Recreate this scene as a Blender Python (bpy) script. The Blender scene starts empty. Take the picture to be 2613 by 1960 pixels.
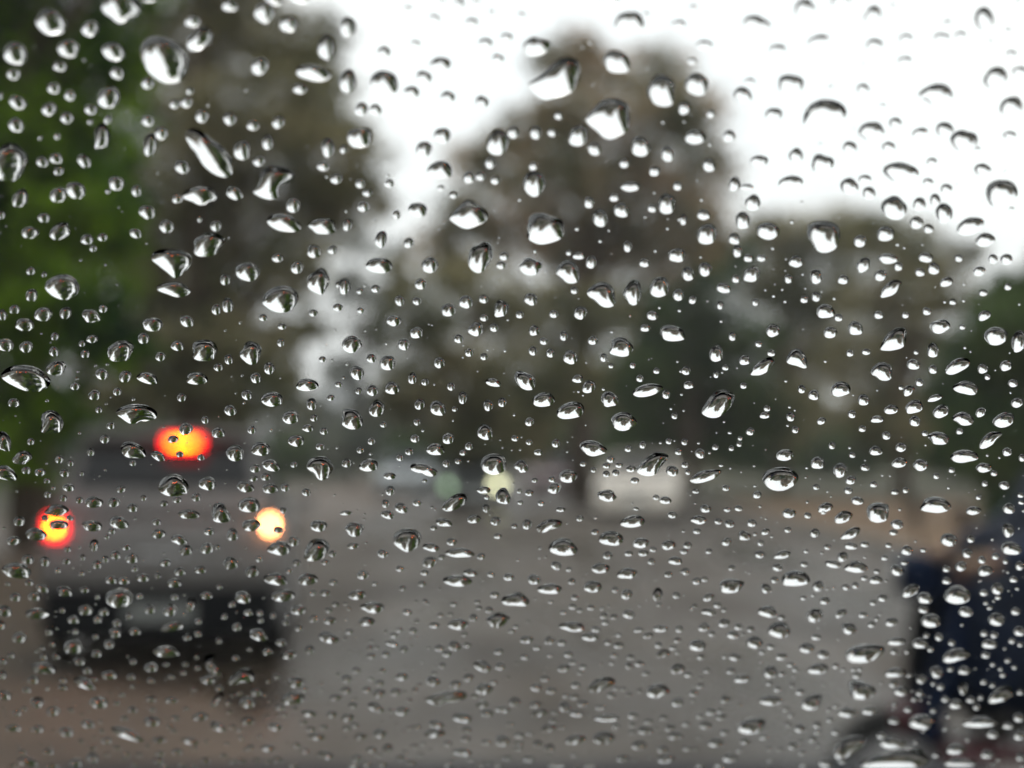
import bpy, bmesh, math, random
import numpy as np
from mathutils import Vector, Matrix
random.seed(7); rng = np.random.default_rng(7)
R_ = math.radians
S = bpy.context.scene
C = S.collection
PI = math.pi

# ------------------------------------------------------------------ camera
F_PX = 4144.0; KY = 4144/2262; CX, CY = 1306.5, 980.0          # focal length and centre in photograph pixels
PITCH = math.atan(180/4144); EYE = Vector((0, 0, 1.35))
FWD = Vector((0, math.cos(PITCH), math.sin(PITCH))); UPV = Vector((0, -math.sin(PITCH), math.cos(PITCH))); RGT = Vector((1, 0, 0))
GLASS_D = 0.16                                   # eye to outer face of the windscreen, straight ahead
SLOPE = R_(42.0)                                 # windscreen slope from the horizontal
GLASS_T = 0.004
cam = bpy.data.cameras.new('camera'); co = bpy.data.objects.new('camera', cam); C.objects.link(co)
co.location = EYE; co.rotation_euler = (PI/2 + PITCH, 0, 0)
cam.sensor_width = 36; cam.lens = 36*F_PX/2613.0
cam.clip_start = 0.005; cam.clip_end = 3000
cam.dof.use_dof = True; cam.dof.focus_distance = GLASS_D*1.0 - 0.0012
cam.dof.aperture_fstop = cam.lens/2.6
S.camera = co
S.render.resolution_x, S.render.resolution_y = 1024, 768

# ------------------------------------------------------------------ overcast sky
SUN_EL, SUN_AZ = R_(48), R_(-25)
W = bpy.data.worlds.new('World'); S.world = W; W.use_nodes = True
nt = W.node_tree; nt.nodes.clear()
out = nt.nodes.new('ShaderNodeOutputWorld'); bg = nt.nodes.new('ShaderNodeBackground')
sky = nt.nodes.new('ShaderNodeTexSky'); sky.sky_type = 'NISHITA'; sky.sun_disc = False
sky.sun_elevation = SUN_EL; sky.sun_rotation = SUN_AZ; sky.dust_density = 4; sky.air_density = 1.5
tc = nt.nodes.new('ShaderNodeTexCoord')
nz = nt.nodes.new('ShaderNodeTexNoise'); nz.inputs['Scale'].default_value = 2.2; nz.inputs['Detail'].default_value = 5
nt.links.new(tc.outputs['Generated'], nz.inputs['Vector'])
rp = nt.nodes.new('ShaderNodeValToRGB')          # the cloud deck: slightly uneven pale grey
rp.color_ramp.elements[0].position = .3; rp.color_ramp.elements[0].color = (0.80, 0.83, 0.86, 1)
rp.color_ramp.elements[1].position = .7; rp.color_ramp.elements[1].color = (1.0, 1.0, 0.99, 1)
nt.links.new(nz.outputs['Fac'], rp.inputs['Fac'])
vm = nt.nodes.new('ShaderNodeVectorMath'); vm.operation = 'SCALE'; vm.inputs['Scale'].default_value = 12.5
nt.links.new(rp.outputs['Color'], vm.inputs[0])
mx = nt.nodes.new('ShaderNodeMix'); mx.data_type = 'RGBA'; mx.inputs['Factor'].default_value = 0.93
nt.links.new(sky.outputs['Color'], mx.inputs[6]); nt.links.new(vm.outputs[0], mx.inputs[7])
nt.links.new(mx.outputs[2], bg.inputs['Color']); bg.inputs['Strength'].default_value = 0.12
nt.links.new(bg.outputs[0], out.inputs['Surface'])
sun = bpy.data.lights.new('sun', 'SUN'); sun.energy = 0.6; sun.angle = R_(25); sun.color = (1, .97, .93)
so = bpy.data.objects.new('sun', sun); C.objects.link(so)
so.rotation_euler = (PI/2 - SUN_EL, 0, -SUN_AZ + PI)

vs = S.view_settings; vs.view_transform = 'Standard'; vs.look = 'None'; vs.gamma = 1; vs.use_curve_mapping = False
vs.exposure = 0.0
S.render.engine = 'CYCLES'
cy = S.cycles
cy.max_bounces = 14; cy.transmission_bounces = 14; cy.glossy_bounces = 6; cy.diffuse_bounces = 3; cy.transparent_max_bounces = 12
cy.caustics_reflective = False; cy.caustics_refractive = False
cy.sample_clamp_indirect = 0; cy.sample_clamp_direct = 0
cy.use_denoising = True
try: cy.denoiser = 'OPENIMAGEDENOISE'
except Exception: pass

# ------------------------------------------------------------------ helpers
def ray(X, Y):
    return FWD + RGT*((X-CX)/F_PX) + UPV*((CY-Y)/F_PX)
def at(X, Y, dist):
    d = ray(X, Y); return EYE + d*(dist/d.y)
def tag(o, label=None, cat=None, group=None, kind=None):
    if label: o['label'] = label
    if cat: o['category'] = cat
    if group: o['group'] = group
    if kind: o['kind'] = kind
    return o
def empty(name, loc, rz=0, label=None, cat=None, group=None):
    o = bpy.data.objects.new(name, None); C.objects.link(o); o.empty_display_size = .2
    o.location = loc; o.rotation_euler = (0, 0, rz)
    return tag(o, label, cat, group)
def obj(name, bm, mat, parent=None, smooth=False, label=None):
    me = bpy.data.meshes.new(name)
    if isinstance(bm, bmesh.types.BMesh):
        bmesh.ops.recalc_face_normals(bm, faces=bm.faces[:]); bm.to_mesh(me); bm.free()
    else:
        me.from_pydata(bm[0], [], bm[1])
    for m in (mat if isinstance(mat, (list, tuple)) else [mat]): me.materials.append(m)
    if smooth: me.polygons.foreach_set('use_smooth', [True]*len(me.polygons))
    o = bpy.data.objects.new(name, me); C.objects.link(o)
    if parent: o.parent = parent
    if label: o['label'] = label
    return o
def box(bm, c, s, rot=None, bev=0):
    r = bmesh.ops.create_cube(bm, size=1)
    M = Matrix.Translation(Vector(c)) @ (rot.to_4x4() if rot else Matrix()) @ Matrix.Diagonal((s[0], s[1], s[2], 1))
    bmesh.ops.transform(bm, matrix=M, verts=r['verts'])
    if bev:
        es = list({e for v in r['verts'] for e in v.link_edges})
        bmesh.ops.bevel(bm, geom=es, offset=bev, segments=2, affect='EDGES', profile=.6)
def cyl(bm, p0, p1, r0, r1=None, n=16):
    p0, p1 = Vector(p0), Vector(p1); d = p1-p0
    r = bmesh.ops.create_cone(bm, cap_ends=True, segments=n, radius1=r0, radius2=r0 if r1 is None else r1, depth=d.length)
    q = Vector((0, 0, 1)).rotation_difference(d)
    bmesh.ops.transform(bm, matrix=Matrix.Translation((p0+p1)/2) @ q.to_matrix().to_4x4(), verts=r['verts'])
def tube(bm, pts, rad, n=8):
    pts = [Vector(p) for p in pts]; rings = []
    for i, p in enumerate(pts):
        t = (pts[min(i+1, len(pts)-1)] - pts[max(i-1, 0)]).normalized()
        a = t.cross(Vector((0, 0, 1)) if abs(t.z) < .9 else Vector((1, 0, 0))).normalized(); b = t.cross(a)
        r = rad[i] if isinstance(rad, (list, tuple)) else rad
        rings.append([bm.verts.new(p + a*r*math.cos(2*PI*k/n) + b*r*math.sin(2*PI*k/n)) for k in range(n)])
    for A, B in zip(rings, rings[1:]):
        for k in range(n): bm.faces.new((A[k], A[(k+1) % n], B[(k+1) % n], B[k]))
    bm.faces.new(rings[0]); bm.faces.new(rings[-1][::-1])
def prism(bm, poly, x0, x1, bev=0):
    """side outline (y,z) extruded from x0 to x1"""
    a = [bm.verts.new((x0, y, z)) for y, z in poly]; b = [bm.verts.new((x1, y, z)) for y, z in poly]
    n = len(poly); fs = [bm.faces.new(a), bm.faces.new(b[::-1])]
    for i in range(n): fs.append(bm.faces.new((a[i], b[i], b[(i+1) % n], a[(i+1) % n])))
    if bev:
        es = [e for f in fs[:2] for e in f.edges]
        bmesh.ops.bevel(bm, geom=es, offset=bev, segments=3, affect='EDGES', profile=.6)
def quad(bm, pts): return bm.faces.new([bm.verts.new(p) for p in pts])
def slab(bm, pts, nrm, t):
    """a thin solid panel from a polygon"""
    nrm = Vector(nrm).normalized()*t
    a = [bm.verts.new(Vector(p)) for p in pts]; b = [bm.verts.new(Vector(p)+nrm) for p in pts]
    n = len(pts); bm.faces.new(a); bm.faces.new(b[::-1])
    for i in range(n): bm.faces.new((a[i], b[i], b[(i+1) % n], a[(i+1) % n]))
def B(): return bmesh.new()

def mat(name, col, rough=.5, metal=0, var=0, vscale=5, bump=0, bscale=30, col2=None, coat=0, spec=.5, emit=None, es=0, trans=0, ior=1.45):
    m = bpy.data.materials.new(name); m.use_nodes = True
    t = m.node_tree; p = t.nodes['Principled BSDF']
    p.inputs['Base Color'].default_value = (*col, 1); p.inputs['Roughness'].default_value = rough
    p.inputs['Metallic'].default_value = metal; p.inputs['Coat Weight'].default_value = coat
    p.inputs['Specular IOR Level'].default_value = spec
    p.inputs['Transmission Weight'].default_value = trans; p.inputs['IOR'].default_value = ior
    if emit:
        p.inputs['Emission Color'].default_value = (*emit, 1); p.inputs['Emission Strength'].default_value = es
    if var or col2:
        g = t.nodes.new('ShaderNodeNewGeometry'); n = t.nodes.new('ShaderNodeTexNoise')
        n.inputs['Scale'].default_value = vscale; n.inputs['Detail'].default_value = 4
        t.links.new(g.outputs['Position'], n.inputs['Vector'])
        r = t.nodes.new('ShaderNodeValToRGB'); r.color_ramp.elements[0].position = .35; r.color_ramp.elements[1].position = .65
        a = tuple(c*(1-var) for c in col); b = col2 or tuple(c*(1+var) for c in col)
        r.color_ramp.elements[0].color = (*a, 1); r.color_ramp.elements[1].color = (*b, 1)
        t.links.new(n.outputs['Fac'], r.inputs['Fac']); t.links.new(r.outputs['Color'], p.inputs['Base Color'])
    if bump:
        g = t.nodes.new('ShaderNodeNewGeometry'); n = t.nodes.new('ShaderNodeTexNoise')
        n.inputs['Scale'].default_value = bscale; n.inputs['Detail'].default_value = 5
        t.links.new(g.outputs['Position'], n.inputs['Vector'])
        bb = t.nodes.new('ShaderNodeBump'); bb.inputs['Strength'].default_value = bump; bb.inputs['Distance'].default_value = .02
        t.links.new(n.outputs['Fac'], bb.inputs['Height']); t.links.new(bb.outputs['Normal'], p.inputs['Normal'])
    return m
def glassmat(name, ior, tint=(1, 1, 1)):
    m = bpy.data.materials.new(name); m.use_nodes = True; t = m.node_tree; t.nodes.clear()
    o = t.nodes.new('ShaderNodeOutputMaterial'); g = t.nodes.new('ShaderNodeBsdfGlass')
    g.inputs['IOR'].default_value = ior; g.inputs['Roughness'].default_value = 0; g.inputs['Color'].default_value = (*tint, 1)
    t.links.new(g.outputs[0], o.inputs['Surface']); return m
def leafmat(name, a, b, c):
    m = bpy.data.materials.new(name); m.use_nodes = True; t = m.node_tree; t.nodes.clear()
    o = t.nodes.new('ShaderNodeOutputMaterial'); g = t.nodes.new('ShaderNodeNewGeometry')
    n = t.nodes.new('ShaderNodeTexNoise'); n.inputs['Scale'].default_value = .55; n.inputs['Detail'].default_value = 2
    t.links.new(g.outputs['Position'], n.inputs['Vector'])
    r = t.nodes.new('ShaderNodeValToRGB'); e = r.color_ramp.elements
    e[0].position = .38; e[0].color = (*a, 1); e[1].position = .62; e[1].color = (*c, 1)
    k = e.new(.5); k.color = (*b, 1)
    ad = t.nodes.new('ShaderNodeMath'); ad.operation = 'MULTIPLY_ADD'; ad.inputs[1].default_value = .22; ad.inputs[2].default_value = -.11
    t.links.new(g.outputs['Random Per Island'], ad.inputs[0])
    ad2 = t.nodes.new('ShaderNodeMath'); ad2.operation = 'ADD'
    t.links.new(ad.outputs[0], ad2.inputs[0]); t.links.new(n.outputs['Fac'], ad2.inputs[1]); t.links.new(ad2.outputs[0], r.inputs['Fac'])
    d = t.nodes.new('ShaderNodeBsdfDiffuse'); tr = t.nodes.new('ShaderNodeBsdfTranslucent'); ms = t.nodes.new('ShaderNodeMixShader')
    ms.inputs[0].default_value = .3
    t.links.new(r.outputs['Color'], d.inputs['Color']); t.links.new(r.outputs['Color'], tr.inputs['Color'])
    t.links.new(d.outputs[0], ms.inputs[1]); t.links.new(tr.outputs[0], ms.inputs[2]); t.links.new(ms.outputs[0], o.inputs['Surface'])
    return m
CAP_DEG = 57; SAG = -0.02
# ------------------------------------------------------------------ ground, road, verges
M_earth = mat('wet earth', (.11, .085, .06), .8, var=.3, vscale=.7, bump=.4, bscale=8)
M_road = mat('wet asphalt', (.060, .046, .034), .55, var=.4, vscale=.5, bump=.25, bscale=60)
t_ = M_road.node_tree; g_ = t_.nodes.new('ShaderNodeNewGeometry'); n_ = t_.nodes.new('ShaderNodeTexNoise'); n_.inputs['Scale'].default_value = .45; n_.inputs['Detail'].default_value = 3
mp_ = t_.nodes.new('ShaderNodeMapping'); mp_.inputs['Scale'].default_value = (1.6, .35, 1); t_.links.new(g_.outputs['Position'], mp_.inputs['Vector']); t_.links.new(mp_.outputs[0], n_.inputs['Vector'])
r_ = t_.nodes.new('ShaderNodeMapRange'); r_.inputs[1].default_value = .38; r_.inputs[2].default_value = .62; r_.inputs[3].default_value = .22; r_.inputs[4].default_value = .75
t_.links.new(n_.outputs['Fac'], r_.inputs[0]); t_.links.new(r_.outputs[0], t_.nodes['Principled BSDF'].inputs['Roughness'])
M_mud_glow = mat('brown mud and brake glow', (.078, .050, .030), .6, var=.25, vscale=1.1, bump=.4, bscale=10)  # mud of the shoulder, also the painted brake glow on the road
M_tan = mat('tan sandy verge', (.15, .09, .045), .8, var=.2, vscale=.5, bump=.3, bscale=9)
M_grass = mat('verge grass', (.055, .052, .028), .9, var=.3, vscale=2)
M_kerb = mat('kerb concrete', (.22, .21, .19), .7, var=.2, vscale=3, bump=.3, bscale=40)
M_line = mat('worn white paint', (.6, .6, .57), .6, var=.2, vscale=7)
def sheet(name, x0, x1, y0, y1, z, m, nx=1, ny=1):
    bm = B()
    quad(bm, [(x0, y0, z), (x1, y0, z), (x1, y1, z), (x0, y1, z)])
    return tag(obj(name, bm, m), kind='structure')
sheet('ground', -900, 900, -600, 1500, -.03, M_earth)
sheet('road', -4.2, 5.2, -60, 400, .0, M_road)
bm = B(); quad(bm, [(-9, -60, .004), (-3.15, -60, .004), (-3.35, 400, .004), (-9, 400, .004)])
tag(obj('muddy_shoulder', bm, M_mud_glow), kind='structure')
# muddy brown patch with brake glow and shadow painted in, behind the silver car
pts = [(-4.2, 1.2), (-1.2, 1.2), (-.75, 2.6), (-1.05, 3.6), (-1.25, 4.4), (-1.7, 5.0), (-2.5, 5.3), (-3.7, 5.6)]
bm = B(); quad(bm, [(x, y*KY, .008) for x, y in pts]); tag(obj('mud_glow_patch', bm, M_mud_glow), kind='structure')
bm = B(); quad(bm, [(5.36, 4, .02), (30, 4, .02), (38, 47, .02), (5.36, 47, .02)]); tag(obj('sandy_verge', bm, M_tan), kind='structure')
bm = B(); quad(bm, [(5.36, 47, .016), (38, 47, .016), (160, 150, .016), (5.36, 150, .016)]); tag(obj('grass_field', bm, M_grass), kind='structure')
bm = B(); quad(bm, [(-60, 36, .02), (-9, 36, .02), (-7, 140, .02), (-60, 140, .02)]); tag(obj('grass_verge', bm, M_grass), kind='structure')
bm = B()
for y in np.arange(-6, 90, 1.0): box(bm, (5.28, y+.5, .05), (.16, .985, .16), bev=.01)
tag(obj('kerb', bm, M_kerb), kind='structure')

# ------------------------------------------------------------------ trees
M_bark = mat('bark', (.10, .075, .055), .9, var=.3, vscale=4, bump=.6, bscale=14)
L_green = leafmat('leaves fresh green', (.014, .046, .020), (.06, .13, .018), (.20, .33, .025))
L_dark = leafmat('leaves dark green', (.03, .06, .03), (.06, .10, .04), (.11, .16, .055))
L_brown = leafmat('leaves rusty brown', (.06, .07, .04), (.12, .11, .07), (.24, .165, .115))
L_olive = leafmat('leaves olive', (.095, .105, .055), (.21, .20, .105), (.35, .31, .18))
L_rust = leafmat('leaves pale rust', (.12, .125, .07), (.24, .225, .135), (.50, .36, .23))
def leaves(centres, rads, n_per, leaf, squash=.75, clump=.55, seed=1):
    """leaf-sized quads gathered in twig clumps through the crown"""
    r = np.random.default_rng(seed); P = []
    for c, R in zip(centres, rads):
        nc = max(6, int(n_per*(R/1.0)**2/14))
        u = r.normal(size=(nc, 3)); u /= np.linalg.norm(u, axis=1)[:, None]
        cc = np.array(c) + u*(R*(r.random((nc, 1))**.42))*np.array([1, 1, squash])
        for q in cc:
            k = 14 + int(r.random()*8)
            P.append(q + r.normal(size=(k, 3))*R*clump*.32*np.array([1, 1, .6]))
    P = np.concatenate(P); n = len(P)
    a = r.normal(size=(n, 3)); a /= np.linalg.norm(a, axis=1)[:, None]
    b = np.cross(a, r.normal(size=(n, 3))); b /= np.linalg.norm(b, axis=1)[:, None]
    s = leaf*(.6 + .8*r.random((n, 1)))
    V = np.stack([P-a*s, P-b*s*.45, P+a*s, P+b*s*.45], 1).reshape(-1, 3)
    return V, n
def quadmesh(name, V, n, m, parent=None):
    me = bpy.data.meshes.new(name); me.vertices.add(len(V)); me.vertices.foreach_set('co', V.astype(np.float32).ravel())
    me.loops.add(n*4); me.loops.foreach_set('vertex_index', np.arange(n*4, dtype=np.int32))
    me.polygons.add(n); me.polygons.foreach_set('loop_start', np.arange(n, dtype=np.int32)*4)
    me.update(calc_edges=True); me.materials.append(m)
    o = bpy.data.objects.new(name, me); C.objects.link(o)
    if parent: o.parent = parent
    return o
def tree(name, label, d, basepx, blobs, m, leaf=.13, n=420, trunk_r=.22, seed=1, squash=.85, group=None, depth=.25, bark=None):
    """blobs: (X, Y, radius) in photograph pixels of the crown's outline, spread in depth round distance d"""
    r = random.Random(seed); d = d*KY; depth = depth/KY
    base = at(basepx, CY, d); base.z = 0
    root = empty(name, base, 0, label, 'shrub' if 'shrub' in name else 'tree', group)
    cs, rs = [], []
    for X, Y, R in blobs:
        dd = d + r.uniform(-depth, depth)*d*.35
        cs.append(at(X, Y, dd) - base); rs.append(R/F_PX*dd)
    V, k = leaves([tuple(c) for c in cs], rs, n, leaf, squash, seed=seed)
    quadmesh('crown', V, k, m, root)
    top = max(c.z for c in cs); bm = B()
    cen = sum(cs, Vector())/len(cs)
    h = [Vector((0, 0, -.05)), Vector((cen.x*.15, cen.y*.1, top*.3)), Vector((cen.x*.4, cen.y*.4, top*.6)), Vector((cen.x*.8, cen.y*.8, top*.92))]
    tube(bm, h, [trunk_r*1.25, trunk_r, trunk_r*.6, trunk_r*.18], 10)
    for c in cs:
        t = min(.9, max(.25, c.z/top*.6)); s0 = h[0].lerp(h[3], t)
        s0.x = h[3].x*t*t; s0.y = h[3].y*t*t; s0.z = max(.4, min(s0.z, c.z-.2) if c.z > 1 else .4)
        mid = s0.lerp(c, .5) + Vector((r.uniform(-.2, .2), r.uniform(-.2, .2), .15))
        tube(bm, [s0, mid, c], [trunk_r*.4, trunk_r*.25, trunk_r*.06], 6)
    obj('trunk', bm, bark or M_bark, root, smooth=True)
    return root
def S2(l): return [(a*1.1813, b*1.1813, c*1.1813) for a, b, c in l]      # listed on the 2212-wide view

tree('broadleaf_tree', 'tall yellow-green leafy tree filling the left edge of the view', 13, 90,
     S2([(-160, 150, 200), (20, -120, 230), (60, 120, 190), (150, 300, 170), (-20, 330, 200), (60, 520, 190), (190, 470, 140), (210, 120, 130), (-140, 560, 200), (240, -60, 150), (120, 680, 150), (-60, 800, 170), (-100, -350, 260), (150, -420, 240), (-250, -700, 280), (50, -800, 260), (-450, -300, 280), (-480, 200, 280), (-500, 650, 260), (-350, 950, 200), (300, -250, 180), (250, -620, 200), (200, 640, 90), (240, 760, 90), (150, 880, 90), (30, 960, 110)]),
     L_green, n=850, trunk_r=.3, seed=11)
tree('broadleaf_tree', 'olive-grey tall tree between the left green tree and the pale gap', 20, 470,
     S2([(420, 40, 130), (560, 120, 140), (660, 90, 100), (680, 220, 120), (730, 330, 120), (560, 300, 150), (400, 260, 140), (440, 450, 150), (620, 460, 140), (720, 430, 80), (540, 600, 120), (380, 620, 130), (480, 760, 120), (590, 740, 90), (350, 800, 110), (330, 150, 110), (600, 860, 80), (480, 890, 80), (430, -120, 130), (560, -90, 110), (450, -300, 130), (330, -250, 130), (250, 700, 110), (270, 820, 100), (300, 420, 110), (290, 560, 110), (800, 430, 60), (640, 560, 80), (660, 700, 60)]),
     L_olive, n=600, trunk_r=.3, seed=12)
tree('broadleaf_tree', 'middle tree with a rusty crown and a narrow rounded top', 26, 1480,
     S2([(1245, 95, 55), (1210, 150, 70), (1300, 170, 80), (1420, 170, 80), (1480, 250, 90), (1380, 260, 110), (1230, 250, 100), (1140, 270, 80), (1060, 350, 95), (1200, 380, 120), (1340, 400, 120), (1500, 370, 100), (1010, 460, 90), (1130, 500, 110), (1280, 530, 120), (1440, 520, 120), (1540, 480, 60), (950, 560, 80)]),
     L_rust, n=600, trunk_r=.35, seed=13)
tree('broadleaf_tree', 'wide olive tree with drooping boughs in front of the rusty crown', 23, 1180,
     S2([(900, 700, 100), (1010, 640, 110), (1130, 680, 110), (1260, 700, 110), (960, 800, 110), (1090, 820, 110), (1220, 840, 100), (880, 860, 80), (1000, 930, 80), (1130, 930, 80), (860, 600, 60)]),
     L_olive, n=560, trunk_r=.25, seed=14)
tree('broadleaf_tree', 'dark tree standing between the rusty crown and the right treeline', 30, 1760,
     S2([(1400, 680, 100), (1510, 640, 90), (1480, 780, 110), (1370, 830, 100), (1560, 560, 70), (1590, 740, 100), (1500, 900, 90), (1620, 880, 90), (1390, 930, 80)]),
     L_dark, n=800, trunk_r=.25, seed=15)
tree('broadleaf_tree', 'olive-topped tree left of the black-rimmed drop on the right treeline', 32, 1990,
     S2([(1650, 500, 65), (1720, 520, 80), (1820, 510, 80), (1680, 620, 90), (1790, 640, 100), (1730, 770, 100), (1700, 900, 90)]),
     L_olive, n=700, trunk_r=.22, seed=16)
tree('broadleaf_tree', 'fresher green tree in the right treeline beside the pale opening', 27, 2300,
     S2([(1890, 520, 75), (1970, 550, 85), (1900, 650, 100), (2030, 640, 90), (1850, 780, 100), (1970, 780, 110), (1900, 900, 95), (2030, 900, 90), (2080, 560, 50)]),
     L_olive, n=600, trunk_r=.22, seed=17)
tree('broadleaf_tree', 'dark evergreen at the right edge above the scooter rider', 18, 2640,
     S2([(2180, 720, 110), (2120, 820, 110), (2240, 860, 120), (2130, 950, 110), (2230, 1000, 120), (2290, 620, 110), (2180, 640, 60), (2200, 1080, 80), (2290, 1090, 100)]),
     L_dark, n=1300, trunk_r=.22, seed=18)
tree('slender_tree', 'thin pale half-bare tree standing in the bright gap between crowns', 40, 905,
     S2([(760, 620, 60), (800, 720, 60), (740, 800, 60), (800, 880, 60), (850, 560, 50), (700, 900, 60), (830, 640, 50), (760, 520, 50), (860, 800, 50), (730, 960, 60), (820, 960, 60)]),
     leafmat('leaves pale grey green', (.10, .12, .10), (.18, .19, .16), (.26, .27, .23)), n=380, trunk_r=.12, seed=19, leaf=.16)
for i, (x, y, h, r_, lb) in enumerate(((-11.5, 9.5, 13, 4.2, 'tall roadside tree beyond the left edge, level with the silver car, mirrored in the drops'), (-10.5, 1.0, 13, 4.4, 'tall roadside tree beside our own car on the left, showing only in the drops'), (-13, -8.5, 14, 4.6, 'tall roadside tree behind us on the left, showing only in the drops'))):
    ro = empty('broadleaf_tree', (x, y, 0), 0, lb, 'tree', 'trees along the left of the road')
    rt = random.Random(70+i); cs = [(rt.uniform(-2.8, 2.8), rt.uniform(-3.4, 3.4), z_) for z_ in (2.2, 3.5, 4.6, 5.6, 6.6, 7.6, 8.6, 9.6, 10.6, 11.6, 12.4) for _ in (0, 1)]
    V, k = leaves(cs, [r_*.52]*len(cs), 300, .26, .85, seed=71+i); quadmesh('crown', V, k, L_green, ro)
    bm = B(); tube(bm, [(0, 0, -.05), (.1, 0, 3), (0, .2, 7), (0, 0, h-1)], [.36, .28, .18, .05], 10); obj('trunk', bm, M_bark, ro, smooth=True)
tree('roadside_shrub', 'low dark leafy shrub on the verge beyond the scooter rider', 7.2, 2620,
     S2([(2130, 1160, 45), (2190, 1120, 65), (2270, 1160, 90), (2190, 1210, 60), (2260, 1080, 60)]), L_dark, n=1500, trunk_r=.03, seed=23, leaf=.05)
# hedge-like undergrowth below the trees, too tangled to count
cs, rs = [], []
for X in np.arange(-200, 2900, 62):
    if 1000 < X < 1000: continue
    Y = 1150 + 25*math.sin(X*.013); d = (42 + 8*math.sin(X*.7))*KY
    if 690 < X < 900: Y += 25
    cs.append(tuple(at(X, Y, d))); rs.append((62 + 18*math.sin(X*1.7))/F_PX*d)
V, k = leaves(cs, rs, 900, .16, .9, seed=40); V[:, 2] = np.maximum(V[:, 2], 0.0)
tag(quadmesh('undergrowth', V, k, L_dark), 'tangled dark green undergrowth running behind the road and verge', 'undergrowth', kind='stuff')
cs, rs = [], []
for X in np.arange(-500, 3200, 60):
    d = (75 + 8*math.sin(X*.31))*KY; top = 1010 + 60*math.sin(X*.006+1) + 30*math.sin(X*.021)
    if 740 < X < 960: top = 1120
    for Y in np.arange(top, 1190, 60): cs.append(tuple(at(X+random.uniform(-20, 20), Y, d))); rs.append(60/F_PX*d)
V, k = leaves(cs, rs, 260, .3, .9, seed=41); V[:, 2] = np.maximum(V[:, 2], 0.0)
tag(quadmesh('far_woods', V, k, L_olive), 'far wood closing the view behind the nearer trees', 'wood', kind='stuff')

# ------------------------------------------------------------------ the pale house at the foot of the gap
M_wall = mat('pale render', (.55, .56, .56), .8, var=.08, vscale=.8, bump=.2, bscale=12)
M_roofg = mat('grey roofing', (.30, .31, .32), .6, var=.15, vscale=2)
M_dkglass = mat('dark window glass', (.02, .025, .03), .08, spec=.6)
M_frame = mat('white window frame', (.6, .6, .58), .5)
hb = at(790, 1160, 58*KY); hb.z = 0
hs = empty('house', hb, R_(4), 'pale grey rendered house at the foot of the bright gap between trees', 'house')
bm = B(); box(bm, (0, 0, 2.1), (6.4, 6, 4.2)); obj('wall', bm, M_wall, hs)
bm = B(); prism(bm, [(-3.5, 4.203), (3.5, 4.203), (0, 5.6)], -3.5, 3.5); obj('roof', bm, M_roofg, hs)
for x in (-2.1, 0, 2.1):
    f = B(); 
    for a, b_, c, d_ in ((-.5, 0, .08, 1.3), (.5, 0, .08, 1.3)): box(f, (x+a, -3.04, 2.3), (c, .1, d_))
    for zz in (-.61, .61): box(f, (x, -3.04, 2.3+zz), (.92, .1, .08))
    fo = obj('window', f, M_frame, hs)
    g = B(); box(g, (x, -3.02, 2.3), (.92, .04, 1.14)); obj('pane', g, M_dkglass, fo)
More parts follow.
